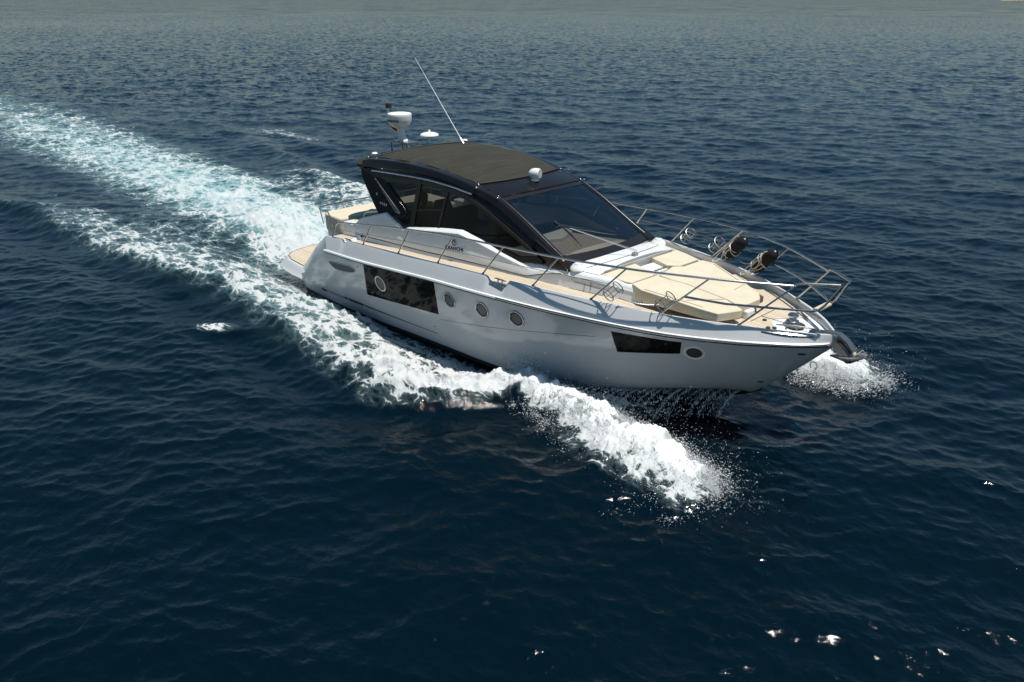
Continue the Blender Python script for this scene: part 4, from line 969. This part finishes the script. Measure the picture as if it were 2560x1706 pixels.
# ---- lettering -------------------------------------------------------------------------
def text(name, s, fn, size, mt, parent, sx=1.0, shear=0.0, bold=0.0):
    cu = bpy.data.curves.new(name, 'FONT'); cu.body = s; cu.size = size; cu.shear = shear; cu.offset = bold; cu.fill_mode = 'FRONT'; cu.resolution_u = 3
    tmp = bpy.data.objects.new(name + "_tmp", cu); COL.objects.link(tmp)
    dg = bpy.context.evaluated_depsgraph_get(); me = bpy.data.meshes.new_from_object(tmp.evaluated_get(dg))
    bm = bmesh.new(); bm.from_mesh(me)
    bmesh.ops.subdivide_edges(bm, edges=[e for e in bm.edges if e.calc_length() > size*.25], cuts=2)
    bmesh.ops.triangulate(bm, faces=bm.faces); bm.to_mesh(me); bm.free()
    xs = [v.co.x for v in me.vertices]; x0, x1 = min(xs), max(xs)
    for v in me.vertices: v.co = Vector(fn((v.co.x - x0)*sx, v.co.y, (x1 - x0)*sx))
    me.materials.clear(); me.materials.append(M[mt]); me.name = name
    bpy.data.objects.remove(tmp); bpy.data.curves.remove(cu)
    o = bpy.data.objects.new(name, me); COL.objects.link(o); o.parent = parent
    o.matrix_parent_inverse = Matrix.Translation(-ROOTLOC.get(parent.name, Vector((0, 0, 0))))
    return o
text("hull_lettering", "CRANCHI", lambda u, v, w: hp(3.03 + u*.66/w, .272 + .05*u + v, .0035), .085, 'rubber', Y, shear=.2)
text("cabin_lettering", "CRANCHI", lambda u, v, w: (6.70 + u*.45/w, -(CH(6.70 + u*.45/w) + .024), 1.965 + .10*u + v), .085, 'navy', Y, bold=.004)
def em(t0, t1, r, n=20): return [(6.93 + r*1.1*math.cos(t), -(CH(6.93) + .024), 2.115 + r*math.sin(t)) for t in np.linspace(t0, t1, n)]
mb = MB(); mb.tube(em(0, 2*math.pi, .046, 28)[:-1], .006, 5, closed=True); mb.tube(em(.6, math.pi - .6, .028, 10), .005, 4)
for k in (-1, 0, 1): mb.ell((6.93 + k*.032, -(CH(6.93) + .024), 2.178 - abs(k)*.012), (.007, .004, .007), 6, 4)
mb.build("emblem", M['navy'], Y)
text("wing_lettering", "M44", lambda u, v, w: (4.675 + u*.235/w, -(yS(4.75, 2.4) + .0155), 2.375 + v + .0*u), .095, 'plastic', Y, shear=.25)
def wrap(u, v, w):
    a = math.radians(-40) + (u - w)/.243; return (rc.x + .2445*math.cos(a), rc.y + .2445*math.sin(a), rc.z + .115 + v)
text("dome_lettering", "Raymarine", wrap, .088, 'rubber', rd, bold=.002)

# ---- inside of the cabin -------------------------------------------------------------------
mb = MB(); mb.grid(sheet(np.linspace(3.7, 9.2, 12), lambda x: CH(x) - .14, lambda x, y: 1.12)); mb.build("cabin_floor", M['dark'], Y)
mb = MB(); rows = []
for x, z in ((6.55, 1.15), (6.58, 1.84), (6.70, 1.94), (7.6, 2.01), (8.2, 2.05), (9.0, 2.12), (9.26, 2.17)):
    w = CH(x) - .16; rows.append([(x + .05*(1 - (u*u)), u*w, z) for u in np.linspace(-1, 1, 13)])
mb.grid(rows); mb.build("dashboard", M['dash'], Y)
p = [(7.22, -.62), (7.22, .30), (7.75, .36), (7.95, -.16), (7.70, -.72)]
pod = MB().prism([(x, y + .35, 1.98) for x, y in p], [(x*.97 + .22, y*.9 + .35, 2.19 if x < 7.5 else 2.10) for x, y in p]).build("instrument_pod", M['pod'], Y, bevel=.03)
MB().prism([(7.36, .05, 2.205), (7.36, .45, 2.205), (7.60, .42, 2.16), (7.60, .08, 2.16)], [(7.36, .05, 2.212), (7.36, .45, 2.212), (7.60, .42, 2.167), (7.60, .08, 2.167)]).build("screen", M['glass_hull'], pod)
MB().tube([Vector((6.46, .55 + .19*math.cos(a), 1.93 + .16*math.sin(a))) + Vector((.09*math.sin(a), 0, 0)) for a in np.linspace(0, 2*math.pi, 24, endpoint=False)], .016, 7, closed=True).build("steering_wheel", M['rubber'], Y)
def helm(y, x=6.15):
    a = [(x - .05, y - .27), (x - .05, y + .27), (x + .45, y + .27), (x + .5, y - .27)]
    o = MB().prism([(q[0], q[1], 1.60) for q in a], [(q[0], q[1], 1.78) for q in a]).build("helm_seat", M['seat'], Y, bevel=.05)
    mb = MB(); rows = []
    for t in np.linspace(0, 1, 9):
        z = 1.72 + .78*t; xc = x + .0 - .16*t; w = .27*(1 - .35*t**3); h = .075*(1 - .3*t)
        rows.append([(xc + h*math.cos(k), y + w*math.sin(k)*(abs(math.sin(k))**-.25 if abs(math.sin(k)) > .01 else 1), z) for k in np.linspace(0, 2*math.pi, 18, endpoint=False)])
    mb.grid(rows, closev=True); mb.poly(rows[0][::-1]); mb.poly(rows[-1]); mb.build("seat_backrest", M['seat'], o, bevel=.03)
    MB().box(x + .05, x + .35, y - .15, y + .15, 1.12, 1.61).build("seat_base", M['dark'], o)
helm(-.62, 5.72); helm(.55, 6.1)
o = MB().box(4.60, 5.25, -1.15, 1.1, 1.12, 1.66).build("saloon_bench", M['seat'], Y, bevel=.04)
MB().box(4.50, 4.62, -1.1, 1.1, 1.50, 1.98).build("bench_backrest", M['seat'], o, bevel=.04)
# ================================================================== things aboard
def fender(c, s, label, spin):
    c = Vector(c); ax = (AXF + Vector((0, -s*.25, 0))).normalized()
    t = thing("fender", c - ax*.26, label, "fender", "fenders stowed in the rail baskets")
    prof = [(.001, -.285), (.035, -.28), (.075, -.255), (.098, -.20), (.104, -.10), (.105, .08), (.103, .18), (.092, .235), (.062, .270), (.03, .280), (.001, .283)]
    a = ax.orthogonal().normalized(); b = ax.cross(a)
    mb = MB(); n = 30; rows = []
    for r, h in prof:
        rows.append([c + ax*h + (a*math.cos(k*2*math.pi/n) + b*math.sin(k*2*math.pi/n))*(r*(1 + (.03 if r > .05 and k % 3 == 0 else 0)*(1 if abs(h) > .15 else .4))) for k in range(n)])
    mb.grid(rows, closev=True); mb.poly(rows[0][::-1]); mb.poly(rows[-1])
    mb.build("fender_cover", M['fleece'], t, sharp=60)
    top = c + ax*.285; bot = c - ax*.285
    mb = MB(); mb.lathe([(.001, -.01), (.014, -.01), (.016, .004), (.010, .012), (.001, .013)], top, ax, 14)
    def loop(pts, r=.0075):
        P = [Vector(p) for p in pts]; out = []
        for i in range(len(P) - 1):
            p0, p1, p2, p3 = P[max(i-1, 0)], P[i], P[i+1], P[min(i+2, len(P)-1)]
            for q in np.linspace(0, 1, 7, endpoint=False):
                out.append(.5*((2*p1) + (-p0 + p2)*q + (2*p0 - 5*p1 + 4*p2 - p3)*q*q + (-p0 + 3*p1 - 3*p2 + p3)*q**3))
        out.append(P[-1]); mb.tube(out, r, 6)
    o = lambda ang, h, r=.112: c + ax*h + (a*math.cos(ang + spin) + b*math.sin(ang + spin))*r
    loop([top, o(.2, .2), o(.35, .1), o(1.0, .03), o(1.9, -.02), o(2.9, -.06), o(3.9, -.04), o(4.9, .0), o(5.7, .04), o(.2, .06), o(.8, .0), o(1.2, -.14, .125)])
    inb = Vector((-.05, -s*.10, 0))
    loop([o(.2, .05), o(.0, -.08, .13), bot + inb*.7 + Vector((0, 0, .02)), bot + inb*1.6 - Vector((0, 0, .05)), bot + inb*2.0 - Vector((.03, 0, .07)), bot + inb*1.4 - Vector((.07, 0, .03)), o(.4, -.1, .13), o(.6, .0)])
    loop([o(1.2, .02), o(1.0, -.14, .13), bot + inb*1.1 + Vector((.03, 0, -.04)), bot + inb*.8 + Vector((.07, 0, -.01)), o(1.5, -.1, .12), o(1.7, .02)])
    mb.build("rope", M['rope'], t)
fender((10.66, 1.41, 2.255), 1, "black fleece-covered fender tied with cream rope, the one nearer the windshield", 2.2)
fender((11.36, 1.13, 2.265), 1, "black fleece-covered fender tied with cream rope, the one nearer the bow", 3.0)

# flag on the radar mast staff: white and red
fl = thing("flag", (3.40, my, 3.50), "small white, red and white flag on the thin staff below the radar dome", "flag")
def flagpart(name, v0, v1, mt):
    A, B = Vector((3.375, my - .02, 3.68)), Vector((3.405, my - .02, 3.53))     # hoist top, bottom
    C, D = Vector((3.645, my - .01, 3.555)), Vector((3.63, my - .01, 3.44))      # fly top, bottom
    rows = []
    for u in np.linspace(0, 1, 16):
        t0, b0 = A + (C - A)*u, B + (D - B)*u
        rows.append([t0 + (b0 - t0)*v + Vector((0, .018*math.sin(u*9 + v*2)*u, .006*math.sin(u*7))) for v in np.linspace(v0, v1, 5)])
    front = rows; back = [[p + Vector((.001, .004, 0)) for p in r] for r in rows]
    mb = MB(); mb.grid(front); mb.grid(back); mb.grid([front[0], back[0]]); mb.grid([front[-1], back[-1]])
    mb.grid([[r[0] for r in front], [r[0] for r in back]]); mb.grid([[r[-1] for r in front], [r[-1] for r in back]])
    mb.build(name, M[mt], fl)
flagpart("white_band", 0, .22, 'plastic'); flagpart("red_band", .22, .68, 'red'); flagpart("lower_band", .68, 1.0, 'plastic')

# ---- person sitting inside, seen through the side glass ------------------------------------
def skin_mesh(name, verts, edges, radii, m, parent, sub=2):
    me = bpy.data.meshes.new(name); me.from_pydata(verts, edges, [])
    o = bpy.data.objects.new(name, me); COL.objects.link(o)
    md = o.modifiers.new("skin", 'SKIN'); md.use_smooth_shade = True
    for i, r in enumerate(radii):
        me.skin_vertices[0].data[i].radius = (r, r) if not isinstance(r, tuple) else r
    me.skin_vertices[0].data[0].use_root = True
    s = o.modifiers.new("sub", 'SUBSURF'); s.levels = sub; s.render_levels = sub
    dg = bpy.context.evaluated_depsgraph_get(); me2 = bpy.data.meshes.new_from_object(o.evaluated_get(dg))
    bpy.data.objects.remove(o)
    o = bpy.data.objects.new(name, me2); COL.objects.link(o); me2.materials.clear(); me2.materials.append(m)
    for p in me2.polygons: p.use_smooth = True
    o.parent = parent; o.matrix_parent_inverse = Matrix.Translation(-ROOTLOC.get(parent.name, Vector((0, 0, 0))))
    return o
PX, PY, PZ = 4.86, -.55, 1.66
per = thing("person", (PX, PY, 1.12), "dark-haired person in a pale shirt sitting inside the cabin behind the side window", "person")
J = {}; V = []; E_ = []; RD = []
def jt(n, x, y, z, r, par=None):
    J[n] = len(V); V.append((PX + x, PY + y, PZ + z)); RD.append(r)
    if par: E_.append((J[par], J[n]))
jt('pelvis', 0, 0, .11, (.15, .12)); jt('belly', -.01, 0, .25, (.14, .11), 'pelvis'); jt('chest', .0, 0, .42, (.16, .115), 'belly'); jt('neck0', .01, 0, .545, (.075, .065), 'chest')
jt('neck', .03, 0, .61, .052, 'neck0'); jt('jaw', .055, 0, .665, (.060, .070), 'neck'); jt('face', .05, 0, .735, (.078, .094), 'jaw'); jt('crown', .035, 0, .815, (.066, .08), 'face')
for sd in (-1, 1):
    k = str(sd)
    jt('sh' + k, .0, sd*.17, .50, .062, 'chest'); jt('el' + k, .10, sd*.22, .25, .043, 'sh' + k); jt('wr' + k, .33, sd*.15, .17, .029, 'el' + k)
    jt('pa' + k, .40, sd*.14, .165, (.038, .018), 'wr' + k)
    jt('hip' + k, .04, sd*.09, .075, .088, 'pelvis'); jt('kn' + k, .46, sd*.11, .085, .06, 'hip' + k); jt('an' + k, .50, sd*.11, -.42, .04, 'kn' + k); jt('to' + k, .66, sd*.12, -.50, .035, 'an' + k)
    for q in range(4):
        f = 'f%d%s' % (q, k); jt(f, .455, sd*.14 + (q - 1.5)*.02, .16 - .004*abs(q - 1.5), .0095, 'pa' + k); jt(f + 'b', .490 - .008*abs(q - 1.4), sd*.14 + (q - 1.5)*.021, .145, .0085, f)
    jt('th' + k, .415, sd*.14 - sd*.045, .165, .010, 'pa' + k); jt('th2' + k, .45, sd*.14 - sd*.06, .155, .009, 'th' + k)
body = skin_mesh("body", V, E_, RD, M['skin'], per)
# nose and ears belong to the same head surface
mb = MB(); H0 = Vector((PX + .05, PY, PZ + .735))
mb.ell(H0 + Vector((.098, 0, -.01)), (.018, .014, .022), 10, 8)
for sd in (-1, 1): mb.ell(H0 + Vector((0, sd*.080, -.005)), (.018, .010, .03), 10, 8); mb.ell(H0 + Vector((.082, sd*.03, .015)), (.008, .012, .007), 8, 6)
mb.build("face_features", M['skin'], per)
mb = MB(); rows = []
for i in range(10):
    th = -.30 + (math.pi/2 + .30)*i/9; rows.append([])
    for k in range(22):
        a = k*2*math.pi/22; front = max(0, math.cos(a)); low = th if th > .25 + .35*front else .25*front + .35*front + (th if front < .01 else 0)*0 + th*(1 - front)*.999
        r = (math.cos(low)*(.100), math.cos(low)*.090)
        rows[-1].append(H0 + Vector((r[0]*math.cos(a) - .012, r[1]*math.sin(a), .035 + .095*math.sin(low) + random.uniform(-.004, .004))))
mb.grid(rows, closev=True); mb.poly(rows[-1]); mb.build("hair", M['hair'], per)
sv = [J[n] for n in ('belly', 'pelvis', 'chest', 'neck0', 'sh-1', 'el-1', 'sh1', 'el1')]
vv = []; 
def lerp(a, b, t): return tuple(a[i] + (b[i] - a[i])*t for i in range(3))
vv = [V[J['belly']], (V[J['pelvis']][0], PY, PZ + .13), V[J['chest']], (V[J['neck0']][0] - .005, PY, PZ + .525), V[J['sh-1']], lerp(V[J['sh-1']], V[J['el-1']], .7), V[J['sh1']], lerp(V[J['sh1']], V[J['el1']], .7)]
skin_mesh("shirt", vv, [(0, 1), (0, 2), (2, 3), (2, 4), (4, 5), (2, 6), (6, 7)], [(.158, .128), (.168, .138), (.178, .132), (.085, .075), .074, .062, .074, .062], M['shirt'], per)
hv = [(PX + .01, PY, PZ + .12), V[J['hip-1']], lerp(V[J['hip-1']], V[J['kn-1']], .75), V[J['hip1']], lerp(V[J['hip1']], V[J['kn1']], .75)]
skin_mesh("shorts", hv, [(0, 1), (1, 2), (0, 3), (3, 4)], [(.162, .132), .10, .082, .10, .082], M['shorts'], per)

# ================================================================== thrown water
def foam_mat():
    m = mat("white_water", (0.95, 0.96, 0.95), 0.65); b = bsdf(m)
    b.inputs["Subsurface Weight"].default_value = 0.0
    nt = m.node_tree; out = nt.nodes["Material Output"]
    tl = nd(m, "ShaderNodeBsdfTranslucent"); tl.inputs[0].default_value = (.95, .96, .96, 1)
    mx = nd(m, "ShaderNodeMixShader"); mx.inputs[0].default_value = .5
    lk(m, b.outputs[0], mx.inputs[1]); lk(m, tl.outputs[0], mx.inputs[2]); lk(m, mx.outputs[0], out.inputs[0])
    return m
M['foam'] = foam_mat()
OCT_V = np.array([(1, 0, 0), (-1, 0, 0), (0, 1, 0), (0, -1, 0), (0, 0, 1), (0, 0, -1)], float)
OCT_F = np.array([(0, 2, 4), (2, 1, 4), (1, 3, 4), (3, 0, 4), (2, 0, 5), (1, 2, 5), (3, 1, 5), (0, 3, 5)])
def drops(P, rad, stretch=None):
    """octahedral water drops at points P"""
    n = len(P); th = rng.uniform(0, 2*np.pi, n); c, s = np.cos(th), np.sin(th)
    v = OCT_V[None, :, :]*rad[:, None, None]*rng.uniform(.7, 1.3, (n, 6, 1))
    x = v[..., 0]*c[:, None] - v[..., 1]*s[:, None]; y = v[..., 0]*s[:, None] + v[..., 1]*c[:, None]; z = v[..., 2]
    if stretch is not None:                                    # smear along the drop's flight
        d = stretch; t = (x*d[:, 0:1] + y*d[:, 1:2] + z*d[:, 2:3]); k = 2.2
        x = x + t*d[:, 0:1]*k; y = y + t*d[:, 1:2]*k; z = z + t*d[:, 2:3]*k
    v = np.stack([x, y, z], -1) + P[:, None, :]
    f = OCT_F[None] + (np.arange(n)*6)[:, None, None]
    return v.reshape(-1, 3), f.reshape(-1, 3)
def tri_mesh(name, parts, m, label, cat):
    vs = []; fs = []; o = 0
    for v, f in parts: vs.append(v); fs.append(f + o); o += len(v)
    v = np.concatenate(vs).astype(np.float32); f = np.concatenate(fs).astype(np.int32); n = len(f)
    me = bpy.data.meshes.new(name); me.vertices.add(len(v)); me.vertices.foreach_set("co", v.ravel())
    me.loops.add(n*3); me.loops.foreach_set("vertex_index", f.ravel()); me.polygons.add(n)
    me.polygons.foreach_set("loop_start", np.arange(0, n*3, 3, dtype=np.int32)); me.polygons.foreach_set("use_smooth", np.ones(n, dtype=bool))
    me.update(); me.materials.append(m)
    ob = bpy.data.objects.new(name, me); COL.objects.link(ob); ob["kind"] = "stuff"
    return ob
def fbm1(t, seed):
    r = np.random.default_rng(seed); o = np.zeros_like(t)
    for k in range(1, 7):
        ph, f = r.uniform(0, 6.28), 1.7**k*(0.8 + .4*r.random()); o += np.sin(t*f + ph)/(1.35**k)
    return o
def clump(n, seed, size):
    """cluster centres so that the drops bunch like torn water"""
    return np.random.default_rng(seed).normal(0, 1, (n, 3))*size
def spray(side, ridge, wid, hgt, n_core, n_fine, n_far, seed, name):
    r = np.random.default_rng(seed)
    rx = np.array(ridge, float); T = np.linspace(0, 1, len(rx))
    def R_(t): return np.stack([np.interp(t, T, rx[:, i]) for i in range(3)], -1)
    def W_(t): return np.interp(t, T, wid)
    parts = []
    # body of the spray: bunched drops, denser on the ridge
    nc = 2600; tc = r.beta(1.25, 1.1, nc); c = R_(tc); w = W_(tc)
    off = r.normal(0, 1, nc); off = np.where(off > 0, off*0.62, off*1.0)         # longer tail on the outer side
    cz = np.abs(r.normal(0, .55, nc))
    C = c.copy(); C[:, 1] += side*off*w*-1.0*-1 if False else -side*0; C[:, 1] += side*(-off)*w; C[:, 0] += -off*w*.10 + r.normal(0, .10, nc)
    C[:, 2] = SEA - .02 + (c[:, 2] - SEA)*np.exp(-(off/1.05)**2)*(1 - .55*np.minimum(cz, 1.2)) + .03*fbm1(tc*22 + off*3, seed)
    pick = r.integers(0, nc, n_core); sp = (.030 + .060*r.random(nc))[pick]
    P = C[pick] + r.normal(0, 1, (n_core, 3))*sp[:, None]*np.array([1.5, 1.0, .8])
    fl = np.array([.45, side*.55, .3]); fl = fl/np.linalg.norm(fl)
    D = fl[None] + r.normal(0, .35, (n_core, 3)); D /= np.linalg.norm(D, axis=1)[:, None]
    parts.append(drops(P, np.clip(r.lognormal(math.log(.0029), .5, n_core), .0015, .009), D))
    # torn outer fringe falling back
    t = r.beta(1.6, 1.0, n_fine); c = R_(t); w = W_(t)
    o2 = np.abs(r.normal(0, 1, n_fine))*.75*w + .35*w
    fing = np.clip(fbm1(t*26, seed + 5)*.5 + .5, .05, 1.3); o2 *= fing
    P = c.copy(); P[:, 1] += side*o2; P[:, 0] += o2*.12 + r.normal(0, .06, n_fine)
    P[:, 2] = SEA + .01 + (c[:, 2] - SEA)*np.clip(1 - o2/(1.5*w), 0, 1)*r.random(n_fine) + .02*r.random(n_fine)
    D = fl[None] + r.normal(0, .4, (n_fine, 3)); D /= np.linalg.norm(D, axis=1)[:, None]
    parts.append(drops(P, np.clip(r.lognormal(math.log(.0026), .5, n_fine), .0013, .007), D))
    # scattered far drops
    t = r.beta(2.2, .9, n_far); c = R_(t); w = W_(t)
    P = c + r.normal(0, 1, (n_far, 3))*np.stack([.45*w + .15, .9*w, .25 + 0*w], -1); P[:, 0] += .15
    P[:, 2] = np.maximum(P[:, 2], SEA + .02)
    parts.append(drops(P, np.clip(r.lognormal(math.log(.0022), .45, n_far), .0012, .005), r.normal(0, .5, (n_far, 3))))
    return parts
RID = [(8.9, 1.78, .35), (9.4, 1.88, .46), (10.0, 1.95, .58), (10.7, 2.0, .64), (11.4, 2.04, .64), (12.0, 2.09, .57), (12.5, 2.14, .48), (12.9, 2.2, .39)]
parts = spray(-1, [(x, -y, z) for x, y, z in RID], [.12, .18, .24, .30, .36, .40, .38, .28], None, 80000, 150000, 2600, 21, "bow_spray")
# thin sheet and drips between the hull and the thrown water
def sheetdrops(side, n, seed):
    r = np.random.default_rng(seed)
    t = r.random(n)**.8; x = 9.2 + 2.7*t + r.normal(0, .03, n)
    col = np.round(x*9 + fbm1(x*7, seed)*.5)/9; x = np.where(r.random(n) < .6, col + r.normal(0, .012, n), x)
    yh = interp(x, HB_X, HB_Y); zh = interp(x, CX, CZ)
    u = r.random(n)**.9; y = yh + u*(2.0 - yh)*(.25 + .75*(1 - t)); z = np.maximum(zh*(1 - u) + (SEA + .12)*u + .08*np.sin(u*3.1) - .20*u*(1 - t), SEA - .1)
    P = np.stack([x, side*y, z], -1)
    return drops(P, np.clip(r.lognormal(math.log(.0034), .4, n), .0016, .008), np.tile([[.1, side*.3, -.9]], (n, 1)) + r.normal(0, .2, (n, 3)))
parts.append(sheetdrops(-1, 4200, 31))
# the spurt where the spray leaves the hull
r_ = np.random.default_rng(44); n = 2600
P = np.stack([8.95 + r_.normal(0, .16, n), -1.6 - np.abs(r_.normal(0, .12, n)), .34 + np.abs(r_.normal(0, .16, n))], -1); parts.append(drops(P, np.clip(r_.lognormal(math.log(.006), .5, n), .003, .018)))
sp1 = tri_mesh("bow_spray", parts, M['foam'], "", "")
sp1["label"] = "white spray thrown out from the near side of the bow"; sp1["category"] = "spray"
parts = spray(1, [(x, y, .28 + (z - .28)*.85) for x, y, z in RID], [.12, .18, .24, .30, .36, .40, .38, .28], None, 80000, 70000, 2400, 77, "bow_spray")
sp2 = tri_mesh("bow_spray", parts, M['foam'], "", "")
sp2["label"] = "white spray breaking on the far side of the bow under the anchor"; sp2["category"] = "spray"
for o in list(bpy.data.objects):
    if o.type == 'MESH' and o.parent is None and "kind" not in o: print("top-level mesh without kind:", o.name)
